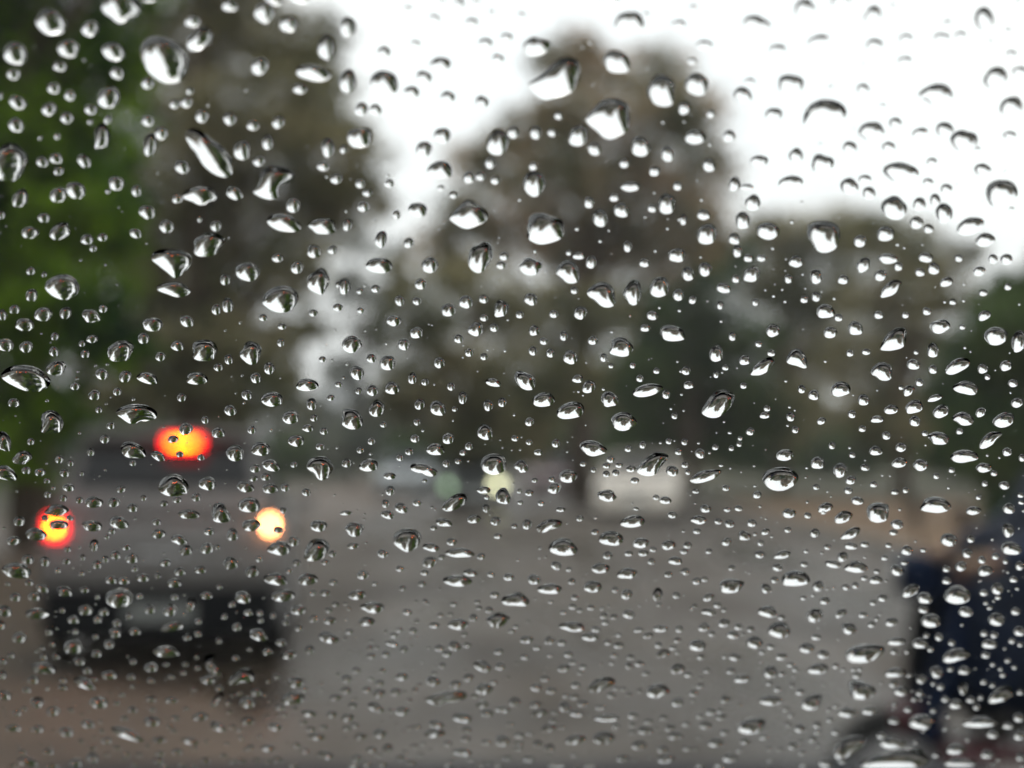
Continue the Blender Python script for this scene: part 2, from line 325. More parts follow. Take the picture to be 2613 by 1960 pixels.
# ------------------------------------------------------------------ cars
M_tyre = mat('tyre rubber', (.02, .02, .02), .85, bump=.3, bscale=80)
M_rim = mat('alloy rim', (.45, .45, .46), .35, metal=.8)
M_blkpl = mat('black plastic', (.010, .011, .013), .8, spec=.15)
M_carglass = mat('tinted car glass', (.008, .010, .012), .1, spec=.4)
M_chrome = mat('chrome', (.6, .6, .6), .15, metal=1)
M_plate = mat('white number plate', (.62, .63, .60), .5)
M_dirtyplate = mat('grimy number plate', (.24, .25, .24), .6, var=.2, vscale=12)
def lamp_mat(name, col, es, base=(.08, .004, .002)): return mat(name, base, .5, emit=col, es=es, spec=.2)
def car(name, loc, rz, label, cat, L, Wd, H, paint, parts, group=None, hatch=True, belt=.92, lower=None, rwv=.16):
    """local +Y = front; origin on the ground at the middle"""
    o = empty(name, loc, rz, label, cat, group); hl, hw = L/2, Wd/2
    wr = .30; ya, yb = -hl+.72, hl-.80
    poly = [(-hl+.02, .48), (-hl, .62), (-hl+.02, .85), (-hl+.06, belt)]
    if hatch: poly += [(-hl+.10, belt+.02)]
    else: poly += [(-hl+.55, belt+.05)]
    poly += [(hl-1.15, belt+.01), (hl-.35, belt-.14), (hl-.04, belt-.27), (hl, .52), (hl-.03, .30), (yb+wr+.05, .25)]
    poly += [(yb+(wr+.05)*math.cos(a), .30+(wr+.05)*math.sin(a)) for a in np.linspace(0, PI, 9)]
    poly += [(ya+wr+.05, .22)] + [(ya+(wr+.05)*math.cos(a), .30+(wr+.05)*math.sin(a)) for a in np.linspace(0, PI, 9)] + [(-hl+.03, .30)]
    poly = [p for i, p in enumerate(poly) if i == 0 or (Vector(p)-Vector(poly[i-1])).length > .004]
    bm = B(); prism(bm, poly, -hw, hw, .045); obj('body', bm, paint, o, smooth=False)
    # greenhouse: belt -> roof, narrower at the top
    r0, r1 = (-hl+.10, hl-1.15); t0, t1 = (-hl+.34 if hatch else -hl+1.0, hl-1.80)
    if not hatch: r0 = -hl+.55
    bi, ti = hw-.05, hw-.20; zb, zt = belt, H-.05
    P = {k: Vector(v) for k, v in dict(a=(-bi, r0, zb), b=(bi, r0, zb), c=(bi, r1, zb), d=(-bi, r1, zb), e=(-ti, t0, zt), f=(ti, t0, zt), g=(ti, t1, zt), h=(-ti, t1, zt)).items()}
    bm = B(); vs_ = {k: bm.verts.new(v) for k, v in P.items()}
    for q in ('adcb', 'efgh', 'abfe', 'bcgf', 'cdhg', 'daeh'): bm.faces.new([vs_[k] for k in q])
    bmesh.ops.bevel(bm, geom=bm.edges[:], offset=.06, segments=3, affect='EDGES'); obj('cabin', bm, paint, o)
    bm = B(); box(bm, (0, (t0+t1)/2, H-.03), (2*ti-.02, t1-t0+.06, .045), bev=.02); obj('roof', bm, paint, o)
    def win(nm, q, u0, u1, v0, v1):
        a, b, c, d = (P[k] for k in q)                       # a,b bottom; c,d top (over b, a)
        f = lambda u, v: a.lerp(b, u).lerp(d.lerp(c, u), v)
        n = (b-a).cross(d-a).normalized()
        ctr = sum((P[k] for k in 'abcdefgh'), Vector())/8
        if n.dot(a-ctr) < 0: n = -n
        bm = B(); slab(bm, [f(u0, v0)+n*.004, f(u1, v0)+n*.004, f(u1, v1)+n*.004, f(u0, v1)+n*.004], n, .008)
        return obj(nm, bm, M_carglass, o)
    rw = win('rear_window', 'abfe', .07, .93, rwv, .86); win('windscreen', 'dcgh', .06, .94, .06, .93)
    for q in ('bcgf', 'adhe'):
        for u0, u1 in ((.08, .46), (.50, .92)): win('side_window', q, u0, u1, .08, .88)
    # wheels
    for sx in (-1, 1):
        for y in (ya, yb):
            w = B(); cyl(w, (sx*(hw-.18), y, .3), (sx*(hw-.01), y, .3), wr, n=24); wo = obj('wheel', w, M_tyre, o)
            w = B(); cyl(w, (sx*(hw-.02), y, .3), (sx*(hw+.004), y, .3), .19, n=16); 
            for k in range(5):
                a = 2*PI*k/5; box(w, (sx*(hw+.006), y+.1*math.cos(a), .3+.1*math.sin(a)), (.012, .04, .04))
            obj('rim', w, M_rim, wo)
        bm = B(); box(bm, (sx*(hw+.07), hl-1.35, belt+.07), (.15, .09, .11), bev=.03); obj('wing_mirror', bm, paint, o)
        for y in (-.15, .75):
            bm = B(); box(bm, (sx*(hw+.008), y, belt-.1), (.02, .14, .025), bev=.005); obj('door_handle', bm, paint, o)
    bm = B(); box(bm, (0, -hl+.03, .36), (Wd-.10, .18, .32), bev=.04); obj('rear_bumper', bm, lower or paint, o)
    bm = B(); box(bm, (0, hl-.04, .36), (Wd-.06, .16, .30), bev=.04); obj('front_bumper', bm, lower or paint, o)
    bm = B(); box(bm, (0, hl+.01, .60), (.75, .03, .12), bev=.01); obj('grille', bm, M_blkpl, o)
    for n_, c_, s_, m_, b_ in parts:
        bm = B(); box(bm, c_, s_, bev=b_); obj(n_, bm, m_, o)
    return o, rw
M_silver = mat('silver grey paint', (.15, .143, .137), .45, metal=.1, var=.05, vscale=3, coat=.3)
M_white = mat('white paint', (.84, .77, .68), .3, coat=.3)
M_grey = mat('dark grey paint', (.10, .11, .11), .3, coat=.3)
M_paleblue = mat('pale blue grey paint', (.30, .34, .36), .3, coat=.3)
M_maroon = mat('maroon paint', (.08, .012, .018), .3, coat=.4)
M_navy = mat('navy paint', (.006, .014, .04), .7, spec=.15)
M_hood = mat('near black navy car paint', (.003, .005, .012), .45, spec=.12)
E_brake = lamp_mat('lit red brake lamp', (1, .004, .012), 9)
E_core = lamp_mat('hot core of the brake lamp', (1, .23, .004), 62)
E_core2 = lamp_mat('bright strip of the high brake lamp', (1, .33, .004), 17)
E_amber = lamp_mat('lit amber rear lamp', (1, .35, .12), 42, (.3, .15, .05))
E_head = lamp_mat('lit yellow headlamp', (1, .98, .62), 3.6, (.6, .6, .5))
E_head2 = lamp_mat('dim greenish headlamp', (.7, 1, .62), 1.2, (.5, .6, .5))
E_off = mat('unlit lamp lens', (.5, .5, .5), .15)
E_red0 = mat('unlit red lens', (.2, .01, .01), .15)
L, Wd = 3.75, 1.53; hl = L/2
silver, rwin = car('hatchback_car', (-2.2-hl*math.sin(R_(6)), 5.58*KY+hl*math.cos(R_(6)), 0), R_(6), 'silver grey hatchback ahead in the left lane with its brake lamps lit', 'car', L, Wd, 1.52, M_silver, [
    ('tail_lamp', (-.65, -hl-.012, .90), (.10, .05, .125), E_brake, .02),
    ('tail_lamp', (.675, -hl-.012, .91), (.045, .05, .072), E_amber, .02),
    ('number_plate', (0, -hl-.068, .37), (.42, .012, .11), M_dirtyplate, .003),
    ('exhaust_pipe', (-.5, -hl-.03, .17), (.06, .12, .05), M_chrome, .01),
    ('spoiler', (0, -hl+.30, 1.475), (1.1, .2, .035), M_silver, .012),
    ('high_brake_lamp', (.11, -hl+.19, 1.425), (.23, .03, .07), E_brake, .01),
    ('tailgate_handle', (0, -hl-.012, .72), (.30, .03, .03), M_chrome, .008),
    ('headlamp', (-.58, hl-.02, .66), (.26, .1, .13), E_off, .02), ('headlamp', (.58, hl-.02, .66), (.26, .1, .13), E_off, .02),
    ], lower=M_blkpl, rwv=.40)
for o in silver.children:
    if o.name.startswith('tail_lamp') and o.data.materials[0] == E_amber: o['label'] = 'orange-white lit right tail lamp'
for o in list(silver.children):
    if o.name.startswith('high_brake_lamp'): bm = B(); box(bm, (.11, -hl+.172, 1.425), (.15, .012, .028)); obj('bulb_strip', bm, E_core2, o)
    if o.name.startswith('tail_lamp') and o.data.materials[0] == E_brake: bm = B(); box(bm, (-.65, -hl-.040, .90), (.034, .012, .044)); obj('bulb', bm, E_core, o)
bm = B(); tube(bm, [(0, -hl+.17, 1.13), (-.16, -hl+.20, 1.17), (-.34, -hl+.205, 1.19)], .008, 6); obj('rear_wiper', bm, M_blkpl, silver)
HL = 3.9/2
g1 = at(1206, 1240, 22*KY); 
car('saloon_car', (g1.x, 22*KY+HL, 0), PI, 'dark grey oncoming car with a yellow and a pale green headlamp glowing', 'car', 3.9, 1.62, 1.42, M_grey, [
    ('headlamp', (-.62, HL+.02, .60), (.26, .06, .24), E_head, .05), ('headlamp', (.62, HL+.02, .57), (.20, .06, .20), E_head2, .05),
    ('number_plate', (0, HL+.05, .38), (.5, .012, .11), M_plate, .003),
    ('tail_lamp', (-.62, -HL, .7), (.2, .05, .14), E_red0, .01), ('tail_lamp', (.62, -HL, .7), (.2, .05, .14), E_red0, .01)], hatch=False)
g2 = at(1655, 1330, 18.2*KY)
car('hatchback_car', (g2.x, 18.2*KY+1.9, 0), PI-R_(8), 'white hatchback facing us beside the tan verge', 'car', 3.8, 1.68, 1.38, M_white, [
    ('headlamp', (-.62, 1.9+.0, .66), (.24, .07, .15), E_off, .03), ('headlamp', (.62, 1.9+.0, .66), (.24, .07, .15), E_off, .03),
    ('number_plate', (0, 1.94, .38), (.5, .012, .11), M_plate, .003),
    ('tail_lamp', (-.62, -1.9, .8), (.2, .05, .2), E_red0, .01), ('tail_lamp', (.62, -1.9, .8), (.2, .05, .2), E_red0, .01)])
g3 = at(1035, 1240, 27*KY)
car('saloon_car', (g3.x-.1, 27*KY+2, 0), PI, 'pale blue grey car left of and behind the oncoming dark grey one', 'car', 4.0, 1.66, 1.45, M_paleblue, [
    ('headlamp', (-.6, 2.0, .64), (.26, .06, .14), E_off, .03), ('headlamp', (.6, 2.0, .64), (.26, .06, .14), E_off, .03),
    ('number_plate', (0, 2.04, .38), (.5, .012, .11), M_plate, .003),
    ('tail_lamp', (-.6, -2.0, .7), (.2, .05, .14), E_red0, .01), ('tail_lamp', (.6, -2.0, .7), (.2, .05, .14), E_red0, .01)], hatch=False)
g4 = at(1395, 1240, 27*KY)
car('hatchback_car', (g4.x+.25, 27*KY+1.8, 0), PI, 'small maroon car half hidden right of the oncoming dark grey one', 'car', 3.6, 1.55, 1.42, M_maroon, [
    ('headlamp', (-.56, 1.8, .64), (.24, .06, .14), E_off, .03), ('headlamp', (.56, 1.8, .64), (.24, .06, .14), E_off, .03),
    ('number_plate', (0, 1.84, .38), (.5, .012, .11), M_plate, .003),
    ('tail_lamp', (-.56, -1.8, .7), (.2, .05, .14), E_red0, .01), ('tail_lamp', (.56, -1.8, .7), (.2, .05, .14), E_red0, .01)])

# ------------------------------------------------------------------ scooter and rider at the right
SC = Vector((1.98, 3.05*KY, 0))
sc = empty('motor_scooter', SC, 0, 'navy and maroon motor scooter under its rider at the right edge', 'scooter')
# built along local -X = forwards
bm = B(); prism(bm, [(-.17, .42), (.17, .42), (.20, .74), (.13, 1.0), (-.13, 1.0), (-.20, .74)], 0, .06, .02)
bmesh.ops.rotate(bm, verts=bm.verts[:], cent=(0, 0, .7), matrix=Matrix.Rotation(R_(14), 3, 'Y')); bmesh.ops.translate(bm, verts=bm.verts[:], vec=(-.56, 0, -.02))
obj('leg_shield', bm, M_navy, sc)
bm = B(); box(bm, (-.28, 0, .36), (.55, .36, .07), bev=.02); obj('floorboard', bm, M_maroon, sc)
bm = B(); box(bm, (.28, 0, .50), (.85, .34, .36), bev=.1); obj('rear_body', bm, M_maroon, sc)
bm = B(); box(bm, (.25, 0, .735), (.78, .30, .11), bev=.045); obj('seat', bm, M_blkpl, sc)
bm = B(); box(bm, (-.60, 0, .46), (.20, .14, .12), bev=.05); obj('front_fender', bm, M_maroon, sc)
bm = B(); tube(bm, [(-.48, -.33, .97), (-.54, -.2, .99), (-.56, 0, .98), (-.54, .2, .99), (-.48, .33, .97)], .016, 8); obj('handlebar', bm, M_blkpl, sc)
bm = B(); box(bm, (-.60, 0, .94), (.14, .24, .15), bev=.05); hc = obj('headlamp_cowl', bm, M_navy, sc)
bm = B(); cyl(bm, (-.665, 0, .94), (-.685, 0, .94), .055); obj('headlamp', bm, E_off, hc)
for sx in (-1, 1):
    bm = B(); tube(bm, [(-.51, sx*.24, .99), (-.52, sx*.30, 1.12)], .006, 6); mo = obj('mirror', bm, M_blkpl, sc)
    bm = B(); box(bm, (-.52, sx*.31, 1.15), (.02, .11, .07), bev=.008); obj('mirror_head', bm, M_blkpl, mo)
for x in (-.67, .52):
    w = B()
    for k in range(24):
        a0, a1 = 2*PI*k/24, 2*PI*(k+1)/24
    tube(w, [(x+.20*math.cos(2*PI*k/20), 0, .25+.20*math.sin(2*PI*k/20)) for k in range(21)], .05, 8); wo = obj('wheel', w, M_tyre, sc, smooth=True)
    w = B(); cyl(w, (x, -.03, .25), (x, .03, .25), .15); obj('rim', w, M_rim, wo)
bm = B(); cyl(bm, (-.67, 0, .25), (-.57, 0, .95), .025); obj('fork', bm, M_blkpl, sc)
bm = B(); box(bm, (.70, 0, .58), (.05, .14, .08), bev=.015); obj('tail_lamp', bm, E_red0, sc)

M_skin = mat('skin', (.34, .20, .13), .5, var=.06, vscale=30)
M_jacket = mat('navy rain jacket', (.008, .02, .055), .55, var=.3, vscale=9, bump=.5, bscale=25)
M_trouser = mat('navy trousers', (.014, .018, .035), .8, var=.2, vscale=12, bump=.3, bscale=30)
M_shoe = mat('black shoe', (.02, .02, .02), .5)
M_hair = mat('black hair', (.012, .010, .009), .5, bump=.5, bscale=120)
M_eye = mat('eye white', (.7, .7, .68), .2); M_iris = mat('dark iris', (.02, .012, .01), .1); M_lip = mat('lip', (.28, .11, .09), .5)
def skinned(name, verts, edges, radii, m, parent, root_i=0, sub=2):
    me = bpy.data.meshes.new(name); me.from_pydata(verts, edges, []); o = bpy.data.objects.new(name, me); C.objects.link(o); o.parent = parent
    md = o.modifiers.new('skin', 'SKIN'); md.use_smooth_shade = True
    for i, v in enumerate(me.skin_vertices[0].data):
        v.radius = (radii[i], radii[i]) if not isinstance(radii[i], tuple) else radii[i]; v.use_root = (i == root_i)
    o.modifiers.new('sub', 'SUBSURF').levels = sub; o.modifiers['sub'].render_levels = sub
    dg = bpy.context.evaluated_depsgraph_get(); ev = o.evaluated_get(dg)
    nm = bpy.data.meshes.new_from_object(ev); o.modifiers.clear(); o.data = nm; nm.name = name
    nm.materials.clear()
    for x in (m if isinstance(m, list) else [m]): nm.materials.append(x)
    return o
rider = empty('person', SC, 0, 'person in a navy jacket riding the scooter, hands on its handlebar', 'person')
J = {}
V_, E_, Rr = [], [], []
def jv(n, p, r, par=None):
    J[n] = len(V_); V_.append(p); Rr.append(r)
    if par is not None: E_.append((J[par], J[n]))
jv('pelvis', (.16, 0, .86), .145); jv('waist', (.10, 0, 1.0), .135, 'pelvis'); jv('chest', (.0, 0, 1.18), .155, 'waist')
jv('upchest', (-.04, 0, 1.31), .12, 'chest'); jv('neck', (-.06, 0, 1.42), .055, 'upchest'); jv('headlow', (-.085, 0, 1.49), .075, 'neck')
jv('headmid', (-.08, 0, 1.56), .095, 'headlow'); jv('headtop', (-.07, 0, 1.63), .085, 'headmid')
for s, t in ((-1, 'R'), (1, 'L')):
    jv('sh'+t, (-.05, s*.17, 1.31), .068, 'upchest'); jv('el'+t, (-.18, s*.31, 1.10), .050, 'sh'+t); jv('fa'+t, (-.32, s*.30, 1.04), .042, 'el'+t)
    jv('wr'+t, (-.41, s*.29, 1.00), .030, 'fa'+t); jv('pa'+t, (-.465, s*.285, .99), (.036, .026), 'wr'+t)
    jv('hip'+t, (.10, s*.10, .84), .105, 'pelvis'); jv('kn'+t, (-.30, s*.16, .82), .072, 'hip'+t); jv('ca'+t, (-.30, s*.15, .62), .060, 'kn'+t)
    jv('an'+t, (-.26, s*.14, .455), .040, 'ca'+t); jv('to'+t, (-.40, s*.14, .425), .034, 'an'+t)
body = skinned('body', V_, E_, Rr, [M_jacket, M_trouser, M_skin, M_shoe], rider)
for p in body.data.polygons:
    c = p.center
    if c.z > 1.425: k = 2
    elif c.x < -.405 and c.z > .94: k = 2
    elif c.z < .475: k = 3
    elif c.z < .90: k = 1
    else: k = 0
    p.material_index = k
# rain cape hanging from the shoulders over thighs and shins
bm = B(); secs = [(1.36, -.10, .02, .16), (1.27, -.20, .12, .30), (1.12, -.28, .22, .34), (.99, -.36, .30, .31), (.90, -.52, .36, .30), (.80, -.58, .40, .33), (.62, -.60, .44, .36), (.50, -.56, .45, .37)]
rg = []
for z, xa, xb, wy in secs:
    rg.append([bm.verts.new(((xa+xb)/2 + (xb-xa)/2*math.cos(2*PI*k/28)*(1+.05*math.sin(7*k)), wy*math.sin(2*PI*k/28)*(1+.06*math.sin(5*k+z*6)), z)) for k in range(28)])
for A_, B_ in zip(rg, rg[1:]):
    for k in range(28): bm.faces.new((A_[k], A_[(k+1) % 28], B_[(k+1) % 28], B_[k]))
bmesh.ops.solidify(bm, geom=bm.faces[:], thickness=.006)
obj('rain_cape', bm, M_jacket, rider, smooth=True)
# fingers closed round the grips
for s in (-1, 1):
    fv, fe, fr = [], [], []
    for q in range(4):
        y = s*(.315 - q*.019); l = (.9, 1, .95, .8)[q]; i = len(fv)
        fv += [(-.475, y, 1.0), (-.515, y, .995+.004*l), (-.525, y, .965), (-.50, y, .945)]
        fe += [(i, i+1), (i+1, i+2), (i+2, i+3)]; fr += [.0105, .0095, .0085, .0075]
    for q in range(4):
        sub = slice(q*4, q*4+4); skinned('finger', fv[sub], [(0, 1), (1, 2), (2, 3)], fr[sub], M_skin, body, sub=1)
    skinned('thumb', [(-.455, s*.262, .985), (-.48, s*.248, .965), (-.505, s*.25, .95)], [(0, 1), (1, 2)], [.012, .010, .008], M_skin, body, sub=1)
bm = B(); bmesh.ops.create_uvsphere(bm, u_segments=20, v_segments=14, radius=1)
for v in bm.verts:
    d = v.co.copy(); v.co = Vector((d.x*.108, d.y*.098, d.z*.112)) + Vector((-.062, 0, 1.605))
bmesh.ops.delete(bm, geom=[v for v in bm.verts if v.co.z < 1.60 and v.co.x < -.08 or v.co.z < 1.53], context='VERTS')
obj('hair', bm, M_hair, rider, smooth=True)
bm = B(); bmesh.ops.create_uvsphere(bm, u_segments=24, v_segments=16, radius=1)
for v in bm.verts: v.co = Vector((v.co.x*.135, v.co.y*.128, v.co.z*.15)) + Vector((-.045, 0, 1.585))
bmesh.ops.delete(bm, geom=[v for v in bm.verts if v.co.x < -.125 or v.co.z < 1.46], context='VERTS')
bmesh.ops.solidify(bm, geom=bm.faces[:], thickness=.006); obj('hood', bm, M_jacket, rider, smooth=True)
for s in (-1, 1):
    bm = B(); bmesh.ops.create_uvsphere(bm, u_segments=10, v_segments=8, radius=.013); bmesh.ops.translate(bm, verts=bm.verts[:], vec=(-.163, s*.033, 1.567)); e = obj('eye', bm, M_eye, rider, smooth=True)
    bm = B(); bmesh.ops.create_uvsphere(bm, u_segments=8, v_segments=6, radius=.007); bmesh.ops.translate(bm, verts=bm.verts[:], vec=(-.172, s*.033, 1.567)); obj('iris', bm, M_iris, e)
    bm = B(); bmesh.ops.create_uvsphere(bm, u_segments=8, v_segments=6, radius=1); 
    for v in bm.verts: v.co = Vector((v.co.x*.018, v.co.y*.008, v.co.z*.03)) + Vector((-.07, s*.098, 1.555))
    obj('ear', bm, M_skin, rider, smooth=True)
bm = B(); cyl(bm, (-.178, 0, 1.535), (-.165, 0, 1.575), .014, .006, 8); obj('nose', bm, M_skin, rider, smooth=True)
bm = B(); box(bm, (-.162, 0, 1.503), (.012, .045, .012), bev=.004); obj('mouth', bm, M_lip, rider)

# ------------------------------------------------------------------ our own car: windscreen, bonnet, cabin
GN = Vector((0, math.sin(SLOPE), math.cos(SLOPE)))       # outward normal of the glass
GU = Vector((0, -math.cos(SLOPE), math.sin(SLOPE)))      # up along the glass
P0 = EYE + FWD*GLASS_D                                    # on the outer face
def onglass(X, Y):
    """point of the outer face seen at photograph pixel X, Y through the bent light path of the pane"""
    d = ray(X, Y).normalized(); Pi = P0 - GN*GLASS_T
    t = (Pi-EYE).dot(GN)/d.dot(GN); p = EYE + d*t
    c = d.dot(GN); tan = d - GN*c; tt = tan/1.5; q = tt + GN*math.sqrt(1-tt.length_squared)
    return p + q*(GLASS_T/q.dot(GN))
own = empty('car', (0, -.6, 0), 0, 'the car we sit in, its rain-dotted windscreen and dark bonnet edge', 'car')
def own_obj(name, bm, m, **k):
    o = obj(name, bm, m, **k); o.parent = own; o.matrix_parent_inverse = Matrix.Translation((0, .6, 0)); return o
M_pane = glassmat('windscreen glass', 1.5, (.985, .995, .99)); M_water = glassmat('rain water', 1.333)
# underside of a drop, wet against the pane: light inside the water that meets the pane flatter than the critical angle of the
# water-glass-air stack is trapped in the pane and lost; steeper light passes into the car as through any interface
M_wet = glassmat('rain water wetting the glass', 1.333); t = M_wet.node_tree
g_ = t.nodes.new('ShaderNodeNewGeometry'); tb = t.nodes.new('ShaderNodeBsdfDiffuse'); tb.inputs['Color'].default_value = (0, 0, 0, 1)
dp = t.nodes.new('ShaderNodeVectorMath'); dp.operation = 'DOT_PRODUCT'; t.links.new(g_.outputs['Incoming'], dp.inputs[0]); t.links.new(g_.outputs['Normal'], dp.inputs[1])
ab = t.nodes.new('ShaderNodeMath'); ab.operation = 'ABSOLUTE'; t.links.new(dp.outputs['Value'], ab.inputs[0])
lt = t.nodes.new('ShaderNodeMath'); lt.operation = 'LESS_THAN'; lt.inputs[1].default_value = .661; t.links.new(ab.outputs[0], lt.inputs[0])
ml = t.nodes.new('ShaderNodeMath'); ml.operation = 'MULTIPLY'; t.links.new(lt.outputs[0], ml.inputs[0]); t.links.new(g_.outputs['Backfacing'], ml.inputs[1]); ms = t.nodes.new('ShaderNodeMixShader')
gl = [n for n in t.nodes if n.type == 'BSDF_GLASS'][0]; oo = [n for n in t.nodes if n.type == 'OUTPUT_MATERIAL'][0]
t.links.new(ml.outputs[0], ms.inputs[0]); t.links.new(gl.outputs[0], ms.inputs[1]); t.links.new(tb.outputs[0], ms.inputs[2]); t.links.new(ms.outputs[0], oo.inputs['Surface'])
M_trim = mat('dark interior plastic', (.02, .02, .021), .85, bump=.3, bscale=300)
M_cloth = mat('grey seat cloth', (.05, .05, .052), .95, bump=.3, bscale=400)
s0, s1, hx = -.36, .44, .66
bm = B(); o0, o1 = P0 + GU*s0, P0 + GU*s1
slab(bm, [o0+Vector((-hx, 0, 0)), o0+Vector((hx, 0, 0)), o1+Vector((hx-.08, 0, 0)), o1+Vector((-hx+.08, 0, 0))], -GN, GLASS_T)
own_obj('windscreen', bm, M_pane)
# bonnet: a gently crowned skin
bm = B(); nx, ny = 14, 12; y0, y1 = o0.y+.06, 2.30; rows = []
for j in range(ny+1):
    v = j/ny; y = y0 + (y1-y0)*v; row = []
    for i in range(nx+1):
        u = -1 + 2*i/nx; x = u*(.70-.06*v)
        z = 1.075 - .115*v/.79 - (.0 if v < .79 else .9*(v-.79)**1.6) - .05*u*u
        row.append(bm.verts.new((x, y + .0, z)))
    rows.append(row)
for j in range(ny):
    for i in range(nx): bm.faces.new((rows[j][i], rows[j][i+1], rows[j+1][i+1], rows[j+1][i]))
r = bmesh.ops.solidify(bm, geom=bm.faces[:], thickness=.02)
own_obj('bonnet', bm, M_hood, smooth=True)
bm = B(); box(bm, (0, o0.y+.01, o0.z-.03), (1.36, .09, .03), bev=.008); own_obj('cowl', bm, M_blkpl)
bm = B(); box(bm, (0, y1+.02, .70), (1.40, .16, .42), bev=.05); own_obj('front_bumper', bm, M_hood)
bm = B(); box(bm, (0, y1+.11, .80), (.8, .02, .14)); own_obj('grille', bm, M_blkpl)
for s in (-1, 1):
    bm = B(); prism(bm, [(o0.y-.12, .35), (1.22, .35), (1.36, .70), (1.72, .70), (1.88, .35), (y1-.03, .35), (y1-.03, .85), (1.9, .92), (o0.y-.12, 1.03)], s*.71, s*.80, .02); own_obj('wing', bm, M_hood)
    bm = B(); a = o0+Vector((s*(hx+.03), 0, -.02)); b_ = o1+Vector((s*(hx-.05), 0, .01)); tube(bm, [a, b_], .032, 8); own_obj('windscreen_pillar', bm, M_trim)
    bm = B(); prism(bm, [(-2.1, .30), (o0.y-.14, .30), (o0.y-.14, 1.02), (-2.1, 1.0)], s*.72, s*.80, .02); own_obj('door', bm, M_hood)
    for yy, w_ in ((-.95, .09), (-2.05, .14)):
        bm = B(); box(bm, (s*.735, yy, 1.30), (.05, w_, .66)); own_obj('door_pillar', bm, M_trim)
    bm = B(); slab(bm, [(s*.755, -.90, 1.01), (s*.755, .25, 1.03), (s*.70, -.24, 1.61), (s*.70, -.90, 1.61)], (s, 0, 0), .004); own_obj('side_window', bm, M_pane)
    bm = B(); slab(bm, [(s*.755, -1.97, .985), (s*.755, -1.0, .985), (s*.70, -1.0, 1.60), (s*.70, -1.97, 1.60)], (s, 0, 0), .004); own_obj('side_window', bm, M_pane)
    w = B(); cyl(w, (s*.60, 1.54, .31), (s*.79, 1.54, .31), .31, n=24); wo = own_obj('wheel', w, M_tyre)
    w = B(); cyl(w, (s*.60, -1.6, .31), (s*.79, -1.6, .31), .31, n=24); wo = own_obj('wheel', w, M_tyre)
    bm = B(); box(bm, (s*.36, -.62, .62), (.50, .52, .16), bev=.05); own_obj('seat', bm, M_cloth)
    bm = B(); box(bm, (s*.36, -.92, .98), (.48, .16, .62), bev=.06); own_obj('seat_back', bm, M_cloth)
bm = B(); box(bm, (0, -1.17, 1.655), (1.40, 1.92, .05), bev=.02); own_obj('roof', bm, M_trim)
bm = B(); box(bm, (0, -1.0, .30), (1.44, 2.3, .05)); own_obj('cabin_floor', bm, M_trim)
bm = B(); box(bm, (0, -2.12, .95), (1.52, .06, 1.3)); own_obj('tailgate', bm, M_trim)
bm = B(); box(bm, (0, .17, .88), (1.36, .42, .30), bev=.05); own_obj('dashboard', bm, M_trim)
bm = B(); tube(bm, [(.36+.17*math.cos(2*PI*k/24), -.30-.05*math.sin(2*PI*k/24), .93+.16*math.sin(2*PI*k/24)) for k in range(25)], .014, 8); sw = own_obj('steering_wheel', bm, M_blkpl)
